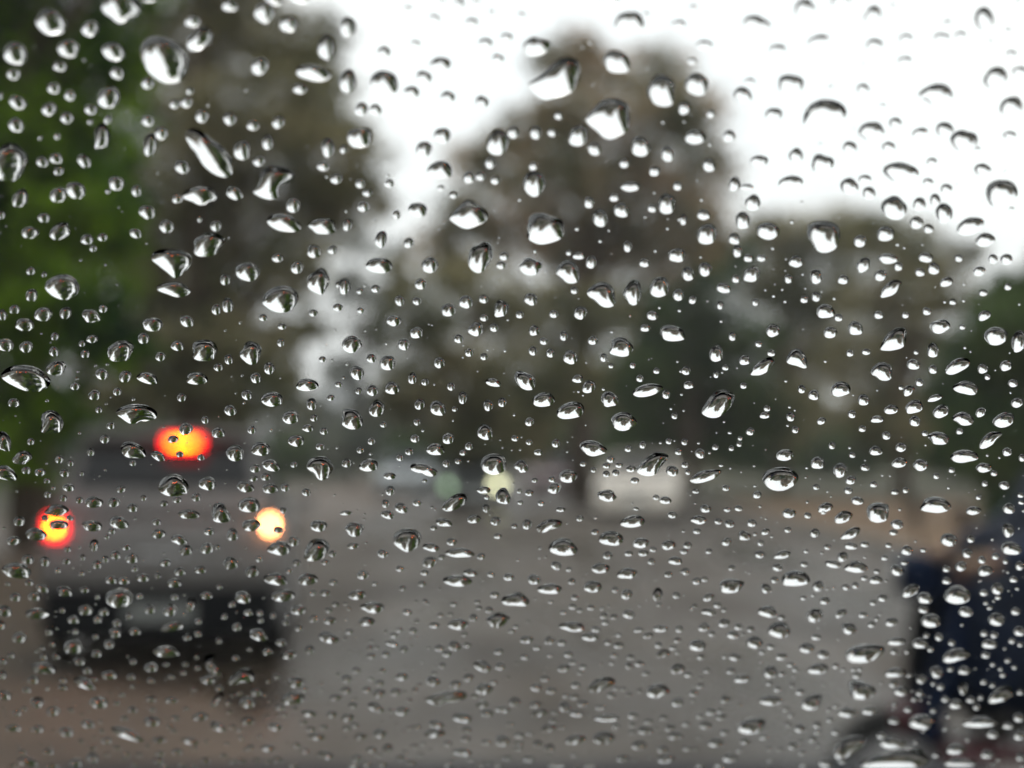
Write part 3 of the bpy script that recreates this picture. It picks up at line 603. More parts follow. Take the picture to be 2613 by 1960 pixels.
# Raindrops on the outside of the windscreen, as read off the photograph in nine fields (3 x 3):
# x y width height [tilt]; '*' after an entry = uneven outline
FIELDS = {
(0,0): """330 150 190 190 20*|780 50 220 210 15*|585 185 110 110 20|445 315 140 120 20|100 350 165 150 25|90 480 90 80 15|390 430 85 75|350 572 85 80|455 618 75 75
735 340 150 130 20|760 475 95 80 15|705 635 155 140|590 710 85 75|320 710 95 95|435 765 90 75 20|700 775 70 75|115 665 120 90 25|105 815 110 95 20|585 790 40 40|260 895 30 30|372 885 45 45
660 885 100 175 15*|55 1055 250 240*|275 1050 85 70 30|365 1030 85 80|380 1112 65 60|545 1045 100 80 35|130 1290 100 140 25|380 1265 110 110|490 1235 140 110 30|755 1190 110 90|885 1240 70 80|700 1240 35 35
285 1415 85 65|10 1395 50 60|195 1510 110 85|390 1500 150 100 -30*|565 1555 80 75|665 1540 65 55|605 1612 50 50|880 1515 85 60 15|955 1375 115 90 15|1080 1470 100 90|1400 1465 70 80|1295 1425 35 35|1150 1290 75 70
1300 1270 200 130*|1520 1255 110 85 20|1180 1085 95 90 20|960 540 90 75|1250 140 100 90|1300 260 180 150 -25*|1490 40 110 80|1715 80 130 150|1870 160 120 110|2115 310 115 170|1685 430 120 120|2030 475 230 110 8|1945 575 95 70
1230 590 50 50|1135 675 70 65|1210 665 75 80|1310 755 85 95 -15|1490 770 85 85|1640 815 80 75|1805 795 80 95|960 785 85 75|1045 865 85 95|975 940 90 150 8|1735 925 80 95|1570 975 110 140|1680 1045 80 70
2125 960 90 130|2095 1080 80 70|1900 1335 90 110|1840 1450 220 120 10|2095 1470 190 110*|2180 1160 80 70|1350 1590 210 160*|2035 1630 90 90|2155 1620 60 60|970 2 90 20|5 620 30 60""",
(871,0): """430 55 50 35|605 118 70 45 25|845 145 80 55|975 82 35 35|1168 98 45 40|480 283 60 40|765 20 60 70|870 10 60 30|655 5 50 25
1070 245 80 60|932 280 90 65|275 340 85 80|1015 382 75 60|640 420 130 100|535 500 95 80|455 600 95 85|690 630 90 75|912 665 85 85
40 180 110 130|40 530 110 150|275 540 195 160|130 710 85 90|222 712 80 70|1260 305 160 130*|1865 150 190 150|1975 95 45 35|2185 160 90 60|1785 405 180 150 20|2075 595 205 195 15*
1408 750 55 55|1260 860 75 90|1365 860 60 55|1115 862 75 90|1015 925 145 170|1535 885 125 150 25|1640 965 95 85|1940 955 135 130|2115 1000 90 100|2205 710 60 80
120 895 155 150 -15*|15 970 50 60|655 880 110 100|535 970 105 105|640 1110 155 140|965 1060 75 80|828 1155 75 90|902 1145 70 75|998 1168 65 60|1245 1080 70 65|1250 1195 150 175
645 1220 45 40|727 1265 55 45|123 1192 65 60|170 1250 70 50|310 1190 60 55|143 1340 75 75|355 1395 55 65|495 1365 125 105|940 1408 35 35|1605 1312 70 75|1770 1282 65 65|1815 1365 100 105|1680 1420 95 130 -20
1835 1062 70 65|2030 1112 80 70|1875 1212 130 65|2180 1208 60 65|2015 1352 60 60|2110 1325 110 140|2190 1425 50 60|40 1460 65 80 30|257 1555 80 115 15|438 1578 65 70|1855 1600 60 80|1528 1485 30 30|1678 1565 25 25|1255 1630 25 25|1475 1640 40 40|1155 1298 25 15""",
(1742,0): """68 50 50 40|478 160 165 120 20*|790 60 140 120 -25*|1232 97 125 95 -25*|1365 38 40 30|1955 125 125 155|2170 8 40 30|1715 148 50 40|2110 198 50 35|5 150 40 60
140 293 100 65|615 322 105 65|880 268 135 80 -20|1243 292 105 80|1447 250 85 60 -10|1680 245 110 60|1800 230 75 55|1995 270 40 25|2132 352 70 55|62 400 60 45|1440 395 85 60|700 550 185 120*|960 565 30 25
1170 578 85 65|435 530 70 45|388 622 120 115|590 745 110 90|1650 618 210 150 -12*|2030 510 165 140 -35|2185 465 90 70|2130 700 145 150|90 550 150 150|10 705 80 90|182 742 55 60|300 885 80 85|80 890 130 100 -10|170 1075 90 95
1298 685 40 25|1225 855 155 135 -15*|1380 800 80 75 -30|1540 866 100 72 -20|1700 845 120 100|1825 915 155 160 -25*|1910 970 95 70 -15|2120 880 80 60|495 1048 110 85|735 1010 95 90 -30|905 1065 145 125 -15*|1085 960 90 85
1335 955 85 68|1415 1120 220 135 5|1615 1050 65 52|1945 1103 105 85|700 1185 155 90 -5|335 1200 75 105|415 1218 120 65|1080 1210 110 115|1180 1165 80 62|1208 1255 85 85|1592 1182 65 50|1710 1225 70 68
455 1315 95 110|1370 1350 165 155|2070 1260 215 190 -30|1535 1325 80 90|1638 1300 85 105|1695 1385 110 135 -15|2133 1355 35 25|135 1395 85 75|5 1425 50 70|390 1430 95 115|552 1500 145 120|158 1520 130 140
1150 1565 85 80 -15|1515 1445 85 85|1593 1485 65 60|1315 1520 110 110|1865 1470 170 120 -20|1962 1558 125 90|335 1550 75 80|355 1630 65 80|708 1440 25 25|1393 1588 25 20""",
(0,653): """200 100 60 55|287 122 35 40|205 255 75 90|1130 220 215 95 5*|1605 105 150 130|1460 155 70 70|1925 80 80 90|2065 170 140 175 -15*|2190 190 70 100|2190 335 70 50|1800 15 70 60|2035 5 75 50
95 350 75 60|15 385 60 80|280 380 120 90|425 370 80 80|590 392 115 90*|668 345 60 50|160 450 130 90|1475 320 75 100|1402 350 65 75|990 450 135 95|1210 428 90 80 20|2030 372 55 50|1705 402 55 50|1828 460 55 45
355 525 55 55|597 542 75 55|930 535 75 75|532 572 45 45|350 622 65 70|552 638 60 60|35 580 110 85|170 590 90 75|780 620 175 140*|1150 587 85 70|1040 655 65 65|1325 620 185 145*|1625 635 150 145 25*|1482 672 55 70|1415 725 60 55|1820 565 50 55
365 730 120 105*|505 750 20 15|660 770 85 75|812 785 85 85|955 798 140 75 12|1275 800 135 90|487 848 65 55|612 905 80 75|760 882 55 55|1990 842 145 90|1745 730 70 80|1658 795 70 75|2090 672 50 40|2195 835 50 40
90 955 80 65|865 930 25 25|305 940 25 20|642 1000 45 50|1178 920 60 60|1600 905 70 70|1765 935 135 110|335 1085 165 150*|1492 1005 80 70|1885 1050 110 95|2020 965 70 85|2145 922 50 45|2035 1052 50 50|1330 1065 50 50
25 1210 90 150*|200 1205 50 50|145 1310 130 85*|718 1103 55 50|680 1190 65 60|1205 1125 90 85|1415 1150 90 70|1122 1190 70 50|860 1265 150 120 15*|1025 1300 100 60 25|1165 1287 50 45|1303 1307 50 45|1632 1130 55 60|1995 1120 70 55|2100 1137 55 50|1525 1280 120 105|1690 1255 120 100|1920 1200 110 75|2075 1237 60 45
588 1275 50 60|385 1320 55 55|458 1345 45 45|862 1345 45 40|30 1410 150 95 15*|170 1392 60 50|260 1405 75 50|420 1410 65 60|530 1412 35 40|305 1460 45 40|345 1505 30 30|445 1505 80 50|310 1548 50 45|785 1515 60 45
1345 1480 115 90|1655 1380 70 60|1755 1362 115 80 15|1905 1355 45 40|1642 1445 60 40|1722 1435 65 50|1590 1500 120 70 15|1750 1510 100 65|1848 1503 60 55|1985 1533 60 50
410 1572 50 45|515 1585 55 45|608 1600 120 75|738 1600 80 70|930 1570 40 40|1063 1607 55 40|1148 1583 65 50|1272 1567 60 60|860 1635 70 60|1425 1640 110 95 25*|1615 1620 140 105*|1215 1650 110 50|1835 1650 50 38""",
(871,653): """900 10 165 190 15*|245 65 165 110|575 65 105 115|1055 5 65 60|1035 62 60 55|1225 75 150 115 18*|1540 0 80 50|1620 42 75 85|1965 48 70 65|2175 0 120 90*|20 200 80 110|120 230 45 40|222 215 60 50|515 185 75 75|378 293 65 70|490 295 60 50|8 340 60 60|125 355 50 45|340 422 95 70|695 352 90 90|808 303 95 90|922 283 60 60|1035 345 95 115*|1228 283 80 85 20|1510 225 50 50|1890 242 130 145 15*|2060 208 120 155 18|2185 255 75 80|2062 337 20 20|2192 355 25 25
1157 382 55 50|1377 378 60 50|1550 370 85 85|925 403 55 50|872 480 100 100|990 467 60 60|1250 485 65 75|1442 520 55 65|487 500 90 70|760 540 60 65|1312 555 55 50|1630 550 65 60|2015 388 70 65|1970 470 65 55|2145 505 180 100 5*|405 575 80 75|68 575 125 120|1242 618 55 65|1355 632 55 60|828 628 55 55|925 655 50 50|635 695 70 75|1485 660 95 90|1815 600 170 125*|1700 660 50 55
195 665 65 60|300 695 105 95 40|102 760 95 90 30|460 797 60 80|542 820 50 50|710 850 50 60|985 825 100 55 10|1190 815 145 120 20*|1532 800 70 60|1605 850 90 85 -20|1748 713 40 35|1888 712 40 45|2043 748 45 45|1935 797 50 50|1985 877 190 85 -10|2105 900 55 55|2200 750 50 50|1700 865 25 20
112 877 45 50|200 875 80 75|330 862 95 90|787 922 60 85 10|230 992 100 110|508 965 70 75|625 990 115 90 30|735 995 38 38|952 970 65 75|1043 950 55 65|1312 937 155 95 -5|1487 1005 180 110 -8|1738 932 105 110 -15*|1830 1078 170 125*|490 1078 45 45|272 1095 45 38|1220 1078 60 60|530 1133 25 20|2160 1037 45 45
195 1203 50 50|477 1185 60 55|692 1188 80 75|932 1145 105 100|123 1260 50 45|440 1270 55 50|610 1258 115 85|827 1236 55 50|790 1278 50 40|380 1310 50 50|190 1285 25 20|1125 1185 50 40|1217 1208 45 40|1390 1217 55 60|1630 1253 165 110 5*|1277 1275 60 38|1160 1258 18 14|35 1345 70 55|178 1362 120 90|680 1347 50 50|757 1332 45 45|535 1390 165 80 14*|1168 1365 80 90*|1860 1252 50 45|1953 1228 45 50|2123 1203 45 45|2205 1210 40 40
313 1430 80 50|540 1458 35 25|1568 1350 45 40|1635 1388 40 35|1745 1320 55 45|1718 1362 50 40|1800 1357 50 38|1718 1415 50 45|1778 1408 50 45|1878 1382 65 45|2145 1398 80 75|2185 1272 50 45|1902 1458 60 40|1470 1430 125 80|1365 1450 50 45|1253 1455 40 35|1382 1508 85 75*|317 1523 62 65|925 1520 90 45 -5|1048 1560 110 95 30*|943 1563 40 35|1155 1525 38 32|1218 1537 60 42|1722 1558 130 75*|2040 1567 45 35|2100 1588 75 55|1160 1600 38 32|1295 1605 50 38|492 1603 60 42|287 1607 50 55|388 1635 90 65 15|938 1638 50 55|1422 1645 60 35|1910 1640 40 25""",
(1742,653): """425 15 65 50|510 15 62 45|735 40 90 85|1330 22 130 70|1575 15 95 70|1790 15 55 50|2010 20 65 60|2100 25 80 75 -20|35 120 80 100|145 90 85 100|447 120 120 95 -35|345 150 55 55|265 210 95 65 5|1172 60 110 80 -45|1398 70 60 60|1282 130 80 75|1538 108 65 60|1627 85 85 80|1922 100 80 65 -10|685 150 55 60|865 138 80 100|1040 155 75 60|1352 215 165 85 -40|1710 172 90 60 -15|2108 202 50 50|65 287 55 55|865 265 60 65|788 282 55 50|1948 240 55 45|1750 300 50 42|1698 300 20 18|243 320 45 55|470 303 45 50|590 262 22 20
925 362 115 100|1010 403 58 52|1270 385 65 55|1445 385 52 38|1582 362 58 55|1955 388 90 60 -32|1668 460 120 95 -10*|1812 462 42 35|585 485 88 85|322 525 52 65|492 573 48 42|1120 472 98 95|957 500 90 80|2030 522 155 120 -10|2180 555 95 150 15|10 520 40 70
218 638 95 110|575 632 55 42|402 680 72 72|520 722 190 75 -30*|1085 633 50 48|1190 623 58 40|1513 625 35 32|1622 617 75 110|925 685 22 18|1295 755 140 130*|1495 707 85 75|1622 738 60 60|1782 718 165 95 -28|1945 733 70 65|2095 715 85 70 -15|1975 787 42 38|278 725 48 40|218 768 42 50|22 745 60 60|40 838 70 55|395 842 50 42|1535 822 55 50|1415 855 55 50|1465 875 75 70 -20*
772 865 52 55|850 905 70 75*|1025 868 135 100|1172 938 80 80|1838 858 155 90 5*|1635 925 95 45 -20|2140 828 65 55|2168 955 85 65|1352 998 92 65 -10|1500 980 130 80 -25*|1675 1010 105 85 -18|1820 1060 120 100 15*|1932 1017 75 55 -35|2082 1065 150 90 -18|1505 1072 75 70|1260 1062 85 50 -8|1098 1027 55 55|548 990 48 42|533 1035 68 48|700 1045 58 65|900 1072 62 48 -20|268 1077 18 14|1165 1122 52 45|730 1128 48 50
305 1148 28 18|438 1140 55 55|373 1183 35 28|367 1222 38 38|316 1250 38 38|212 1242 46 42|1320 1167 60 55|1570 1153 52 48|1795 1140 48 45|1660 1185 130 90*|1992 1195 150 85 -32*|968 1232 45 55|1415 1243 72 65|1252 1267 82 72|1100 1292 45 40|113 1282 68 65|12 1207 45 45|662 1295 112 75 -8|1825 1305 180 85*|2103 1272 65 55 -15|2200 1310 50 50
875 1345 90 85|1020 1392 95 95|1405 1345 95 70 -15|1542 1357 98 75|1182 1373 60 48|1952 1375 100 65|2018 1410 48 38|1743 1390 45 38|1643 1428 45 40|15 1357 50 42|35 1402 40 38|250 1358 32 22|145 1432 190 80 -14*|1958 1477 42 40|2085 1490 75 52|1090 1455 72 55|1073 1523 55 48|280 1505 50 42|865 1500 45 40|1238 1483 52 42|85 1527 48 32|470 1493 25 14|483 1550 58 50|1375 1533 52 38|1445 1520 42 38|1132 1590 80 55|1918 1565 42 32|2190 1553 45 38|2195 1600 45 30
1640 1620 200 105*|148 1640 68 55|290 1645 50 30|362 1638 52 38|925 1635 95 65 -20|1885 1655 95 60|2115 1640 80 75""",
(0,1306): """370 -5 150 80*|295 45 45 42|380 90 120 62*|450 45 50 35|235 148 145 80 8|90 190 90 60 -12|125 62 80 65|598 95 135 70 3*|770 75 120 85 10|610 218 62 85 -5|725 128 50 42|693 165 38 35|818 232 58 42|438 243 48 42|1225 20 145 60 5|1630 90 120 80*|1800 118 60 42|1015 68 58 42|1028 145 92 62|1160 185 105 62 10*|1205 250 85 75*|1355 130 72 48|1508 152 82 85*|1343 238 92 72|1408 230 35 38|1810 240 155 90*|1903 192 82 58 5*|2065 95 98 85*|2155 272 50 42|2108 330 52 38
180 310 80 60|292 325 70 68|432 323 55 42|535 297 40 42|683 310 52 48|748 283 68 65|855 305 82 75|628 345 65 62|375 382 45 42|528 400 42 38|873 372 48 42|110 388 190 105*|925 430 85 58|1022 415 45 42|1072 333 75 48|1167 390 78 52|1298 378 75 58|1495 338 105 80*|1635 388 88 78|1680 308 48 40|1922 332 55 48|1875 383 48 40|1787 440 155 85|1995 440 135 80|2160 458 55 42|720 445 80 52|803 450 80 48|1130 465 92 65|190 462 58 42|48 470 40 25|275 500 90 55 15|420 520 105 68*|548 507 58 45|632 550 38 40|905 550 48 42|1132 555 52 42|1422 487 42 38|1338 545 85 52|1575 560 115 80 10*|1835 545 155 75|2030 527 45 38|2107 527 65 45
100 555 75 58|222 550 82 62|30 645 100 70 10|240 665 140 85*|555 640 95 75|403 640 42 42|675 652 72 42|970 633 78 58|1103 640 100 75|1235 605 70 90*|1503 603 50 42|1610 655 62 42|1685 658 45 42|1770 672 42 45|1455 680 45 42|1690 705 42 38|1935 638 98 62|2130 640 48 35|2173 602 50 35|475 703 78 52|633 700 55 52|757 722 58 48|835 677 48 50|1287 710 50 42|1535 748 62 55|2032 695 60 55|2138 708 82 50 -10|1852 720 48 42|1938 757 55 40
5 735 60 60|318 777 50 52|487 778 42 42|618 808 45 45|747 785 82 72|875 778 80 52|1118 748 145 60*|1213 815 52 45|1282 790 50 55|1675 800 115 75 5*|1418 838 45 45|2130 820 150 65 12*|125 817 95 72|340 857 40 42|272 885 38 35|475 875 135 92|707 862 65 58|627 922 72 52|1820 848 72 45|1735 910 72 50|1078 910 170 70*|1875 930 95 55 -8|2007 895 65 55|72 932 50 48|282 938 52 45|365 940 48 45|280 1018 145 82 8*|515 972 75 58|1525 948 48 35|20 970 50 45
980 1010 85 65|1076 990 42 32|862 972 48 45|1200 990 45 38|1188 1045 42 32|1280 1012 40 35|15 1060 55 60|565 1032 62 42|708 1062 105 62|850 1072 58 45|1110 1070 45 35|1348 1092 95 55|1793 1068 45 38|1920 1105 105 68|1975 1155 45 32|215 1092 72 50|408 1095 52 35|605 1087 50 30|545 1115 145 62 28*|977 1097 52 35|1738 1102 35 22|405 1140 62 38|307 1148 32 25|172 1157 55 38|858 1135 35 22|1420 1145 52 38|1258 1153 40 25|25 1190 95 60|1660 1172 75 48|1550 1180 48 28|790 1188 40 25|980 1217 70 42|1108 1225 82 40|1900 1213 160 75 -3*|1408 1220 110 50 -50*|240 1235 90 68|640 1240 115 75|755 1242 48 32|1605 1240 100 75|1478 1240 40 32|2175 1205 80 40
860 1285 65 42|990 1285 50 30|1205 1277 40 25|345 1295 88 60|155 1278 45 25|458 1287 45 28|110 1305 60 40|1815 1270 62 32|1910 1278 35 22|1485 1300 38 22|2000 1308 100 42|2150 1315 70 42|985 1360 112 65|1300 1330 98 52|1137 1340 58 38|1605 1360 82 50|805 1342 50 32|1842 1320 40 28|570 1378 88 50 10|1410 1395 115 50 22*|1785 1398 90 45 8|1965 1365 50 28|85 1405 98 42|245 1410 75 45|430 1430 88 65|820 1445 215 55 20*|1105 1392 45 28|1125 1422 45 28|1505 1395 50 28|1552 1418 42 22|2015 1412 58 35|2098 1398 50 28|690 1485 70 42|1030 1480 90 40|1230 1488 115 35 10|1258 1530 40 40
1565 1468 45 25|2050 1460 110 38|1342 1493 30 20|325 1530 70 35|315 1558 72 42|145 1560 55 32|600 1530 50 25|755 1533 55 30|600 1595 75 72|690 1575 42 28|1035 1570 62 30|1148 1558 72 38|1620 1530 60 35|1735 1535 100 38|1585 1550 50 28|1470 1507 38 20|1925 1515 55 30|1980 1553 58 30|2110 1580 105 48 14|180 1625 140 50 10|490 1630 85 60|870 1640 48 32|1025 1612 75 38|900 1575 45 28|820 1575 48 28|805 1602 35 22|1450 1580 45 30|1330 1612 65 38|1565 1612 60 35|1505 1618 55 30|1663 1612 42 38|1800 1605 60 35|1740 1618 55 28|1175 1640 52 24|1255 1640 42 28|340 1650 90 30|85 1650 60 25|1900 1650 85 25|1070 1652 60 18""",
(871,1306): """85 115 128 85*|75 222 78 38|268 272 72 52|300 20 85 55 12|395 0 60 22|30 10 80 30|665 72 115 50 12*|598 106 45 30|860 48 88 55 -8|1000 62 68 60|1123 93 40 35|1204 85 62 72|1345 92 165 78 -10*|1547 45 48 42|1015 160 52 38|716 197 70 50|582 233 108 55 12|650 295 42 35|768 270 178 65*|907 290 52 45|573 330 95 75|1645 133 48 42|1750 175 165 95|1890 68 158 85|2145 20 60 45|2120 218 90 68|1942 205 110 65 -10|2020 245 48 38|1726 283 62 50|1862 273 52 38|1957 270 65 45|2200 255 40 35|2165 320 88 58|2010 323 50 42|1393 350 75 50 5*|1475 375 38 32|1680 367 112 68|1853 402 118 72 -8*|1285 303 20 10
380 370 52 38|140 412 78 62|540 397 55 40|836 398 85 50 10*|970 407 50 35|1085 425 70 48|1250 440 82 68|755 452 170 82*|522 468 52 38|397 497 45 38|218 468 42 30|1352 505 150 70|1495 453 50 42|1630 487 122 72|1775 507 42 40|1850 535 82 62 -8|2050 535 70 80*|2170 543 52 45|2120 407 52 38|2200 390 40 50|103 540 108 62|205 622 148 70*|165 712 96 62*|428 652 62 38|995 540 62 42|882 585 38 28|728 600 48 32|892 625 38 30|958 637 52 40|1512 557 48 38|1358 585 32 20|1500 617 52 35|1547 640 40 32|1618 622 48 35|1440 655 42 28|1015 702 155 85 -18*|1863 665 80 58 10|1700 675 48 42|1767 683 48 35|1710 720 48 35|855 688 55 48|757 732 128 70|642 672 38 28|706 667 38 25|603 738 65 40|798 795 42 30|1132 747 40 28|1103 775 48 30
1498 748 155 65*|1650 763 62 38|1612 815 105 52|1925 768 62 30|1988 805 68 38 -10|2068 760 92 42|2190 760 50 45|1798 800 38 28|52 778 52 35|375 767 45 32|465 773 52 42|342 803 52 35|328 858 82 35 12|405 893 55 45|185 885 42 30|230 882 30 22|193 937 55 38|288 925 52 40|815 866 52 35|735 872 80 70|636 885 62 42|685 922 60 40|1020 907 62 42|1200 830 88 48|1350 835 68 52|1430 850 60 42|1268 883 52 32|1352 935 38 22|1190 942 52 38|1472 925 58 42|1500 978 55 30|1728 848 48 35|1798 868 65 42|1768 932 52 32|1875 945 52 38|1752 985 35 20|2055 865 50 38|2148 883 48 30|2180 915 40 25|2085 920 80 55 -10*|2180 835 48 35
915 1005 110 72 25*|1030 1005 65 48|655 998 45 35|265 1032 42 30|98 1030 55 42|392 1070 78 52|190 1085 42 25|600 1050 42 25|595 1100 92 62|825 1078 72 48|247 1113 58 42|1320 1083 55 38|1442 1015 78 48 -8|1568 1007 45 32|1548 1048 35 25|1865 1000 52 42|1932 985 60 40|1975 1050 52 30|2180 1020 95 65 -10|35 1085 70 50|30 1160 75 45|165 1155 60 40|245 1178 88 52|352 1168 70 52|505 1122 35 20|477 1155 42 28|740 1120 78 45|985 1108 50 28|925 1150 115 68|860 1195 45 30|915 1222 50 20|1265 1142 70 52|1360 1160 62 42|1520 1125 60 45|1685 1120 170 80 -15*|1780 1145 45 25|1830 1150 45 25|1750 1190 55 38|1455 1195 45 30|1510 1200 62 38|2050 1165 145 95*|2180 1235 80 55
75 1258 58 40|222 1270 115 52 25*|395 1295 92 55|912 1253 85 38|1125 1235 80 60|1045 1285 100 35 5|945 1307 75 48|1258 1253 75 45|1448 1265 82 60 10|1565 1243 65 42|1283 1305 105 42 -8|1382 1303 40 25|1525 1310 85 40|1678 1270 65 30|1720 1340 165 42|1890 1322 68 38|2090 1335 50 35|1990 1362 55 35|785 1340 122 62|42 1335 90 45|615 1380 95 48 12|605 1438 135 52 -5|90 1385 55 30|35 1405 60 28|250 1440 95 55|125 1457 82 40|445 1403 45 25|490 1395 50 30|812 1415 60 35|807 1475 62 38|1095 1380 50 25|1345 1405 88 52 -8|1370 1358 52 28|1427 1400 38 20|1780 1393 48 30|1888 1385 42 28|1970 1420 90 50|1885 1430 45 25|2130 1400 70 40|2165 1455 95 50
1155 1452 65 38|1220 1440 42 22|1045 1485 85 80*|938 1495 58 35|1700 1468 142 78|1515 1480 122 58 -10*|1930 1515 98 58 -8|2080 1540 70 38|690 1505 52 35|1275 1505 65 42|1350 1530 65 48|1150 1505 60 28|1145 1535 55 30|300 1535 70 55|195 1545 70 35|475 1520 50 25|530 1505 35 18|785 1560 122 42|1505 1580 45 20|100 1600 72 45|385 1595 60 35|410 1560 40 22|512 1575 40 22|245 1575 45 22|720 1605 38 20|838 1607 48 24|1075 1598 58 32|1215 1605 72 38|1825 1600 82 42|2105 1605 110 45 -10|450 1625 78 40|165 1638 65 32|265 1637 70 35|950 1622 50 25|1910 1610 40 20|80 1650 85 25|690 1645 65 22|900 1650 50 20|1015 1650 60 20|1395 1648 115 28|1610 1650 80 22""",
(1742,1306): """105 55 95 60*|152 5 55 30|290 0 50 15|230 65 52 40|305 78 68 48|92 128 52 38|448 75 65 52|537 132 60 42 -20|400 158 80 68 -10*|470 145 30 25|285 195 65 50 -20|690 12 95 60|810 25 48 42|912 8 85 52|1042 38 125 78 -20|682 118 48 42|857 138 68 58|1092 142 130 60 -28*|1390 82 85 60|1367 135 58 38|505 202 48 40|32 218 55 45|10 260 50 35|170 257 45 36|500 277 65 48|648 283 110 52 -15|318 365 45 38|940 230 48 38|1090 225 85 45 5|1180 212 58 40|1335 218 48 36|800 257 35 26|1037 292 72 62|1308 300 48 35|1452 252 75 68|1180 297 22 16|975 342 108 46 10|1125 360 140 80*|787 340 50 38|614 363 68 50|1388 382 88 75|1437 332 48 30|20 390 55 50
1258 388 42 32|1178 430 52 32|1252 445 88 58|90 450 55 45|142 438 45 35|597 443 52 45|540 500 75 62 15*|878 483 75 68|1058 490 52 42|1120 478 48 42|168 557 82 45 -22|783 560 40 32|845 543 30 20|922 578 70 45|1297 560 68 45|1235 592 48 38|225 606 52 38|170 652 92 45*|552 650 122 76 10*|642 687 52 36|857 672 112 85|1025 660 78 48 -25*|1168 670 58 40|1225 732 52 38|1353 715 82 55|268 722 78 48 -14|138 750 75 52 -16|362 747 58 42|442 763 52 38|190 792 50 35|325 800 82 45|1078 760 105 72*|865 815 65 40|95 870 112 72|468 848 115 75|572 876 55 36|515 912 42 32|118 943 55 35|270 942 35 25|340 945 85 52|640 940 75 45|805 885 102 62|910 925 78 55|1385 845 120 50|1370 905 52 38|1455 908 38 28|505 972 22 14
155 1032 42 32|313 1033 58 42|35 1058 52 35|570 1040 92 78|645 1050 50 32|700 992 48 32|730 1022 45 35|878 1020 130 70 -6|992 1000 48 36|1040 1025 35 20|1110 1022 40 25|1150 1022 38 25|1128 1062 62 38|385 1085 100 48 -5|562 1115 48 28|115 1130 48 32|70 1178 52 38|615 1152 52 32|762 1170 65 40|278 1218 70 48|570 1228 142 65|1375 1045 130 55|1365 1115 60 45|1415 1165 100 55|1470 1060 38 28|672 1282 48 32|703 1320 42 28|180 1300 62 40|242 1295 42 28|250 1332 62 38|112 1325 48 32|990 1262 42 25|1065 1305 118 65|1212 1293 110 50|953 1348 48 35|22 1378 55 28|148 1385 80 48|270 1430 55 38|760 1407 78 55|873 1382 62 42|875 1430 48 30|992 1430 62 40|1370 1358 80 45|215 1500 100 55|522 1467 52 25|405 1490 70 38|843 1475 58 38|715 1520 65 42|630 1540 42 22|1288 1450 65 40|30 1535 60 30|365 1550 40 20|305 1598 98 50|775 1565 48 28|565 1615 40 20|1355 1500 170 75*|925 1635 105 50|785 1645 65 25|1035 1620 60 30|115 1650 80 20|235 1648 60 24
1725 185 115 85|1868 178 52 55|1845 270 70 60|2110 120 82 90|2130 240 135 90|1560 250 45 32|1710 370 52 45|1805 355 78 60 -12|1712 450 65 45|1962 385 100 75 -8|1940 315 55 50|2028 290 52 42|2093 322 42 38|2185 350 60 60|2145 440 58 42|1480 515 125 72 -20*|1570 562 105 70|1562 635 68 50|1835 650 98 62|1953 528 58 45|2040 500 85 75 -10|2045 555 50 40|1965 592 35 28|1990 622 40 30|2158 648 68 50|2035 700 110 88|1610 710 140 85|2185 775 85 60|1580 802 42 38|1662 812 58 48|1745 850 50 45|1540 855 100 70|1607 893 42 35|1770 935 168 88 -14*|1955 790 52 42|2020 800 55 45|2135 838 48 38|2188 860 42 35|1990 860 110 62|1965 930 68 42|1645 1040 88 75|1737 1020 45 42|1825 1032 80 60|1548 1085 68 60|1625 1115 38 32|1672 1137 52 42|1820 1145 70 80|1535 1175 52 40|2108 965 45 32|2010 990 40 28|2075 1058 45 35|1952 1105 50 32|2010 1125 45 32|1702 1215 55 42|1500 1215 40 32|1868 1220 65 38|1932 1205 42 30|1770 1250 88 58|1905 1262 52 48|1460 1285 60 35|1375 1250 40 25|2065 1190 165 95 -25*|2190 1170 50 40|1625 1290 45 30|1720 1325 35 25|1550 1365 175 85*|1930 1370 200 75*|2010 1445 80 55|2110 1390 80 38|2180 1335 80 60|2180 1450 80 60|1510 1495 40 22|1770 1545 130 65|1640 1580 50 28|1975 1575 90 50|2190 1590 60 60|1800 1630 200 55*|1560 1420 40 22|1700 1410 35 22|2060 1020 35 26|2150 1010 40 28|1850 1480 35 20""",
}
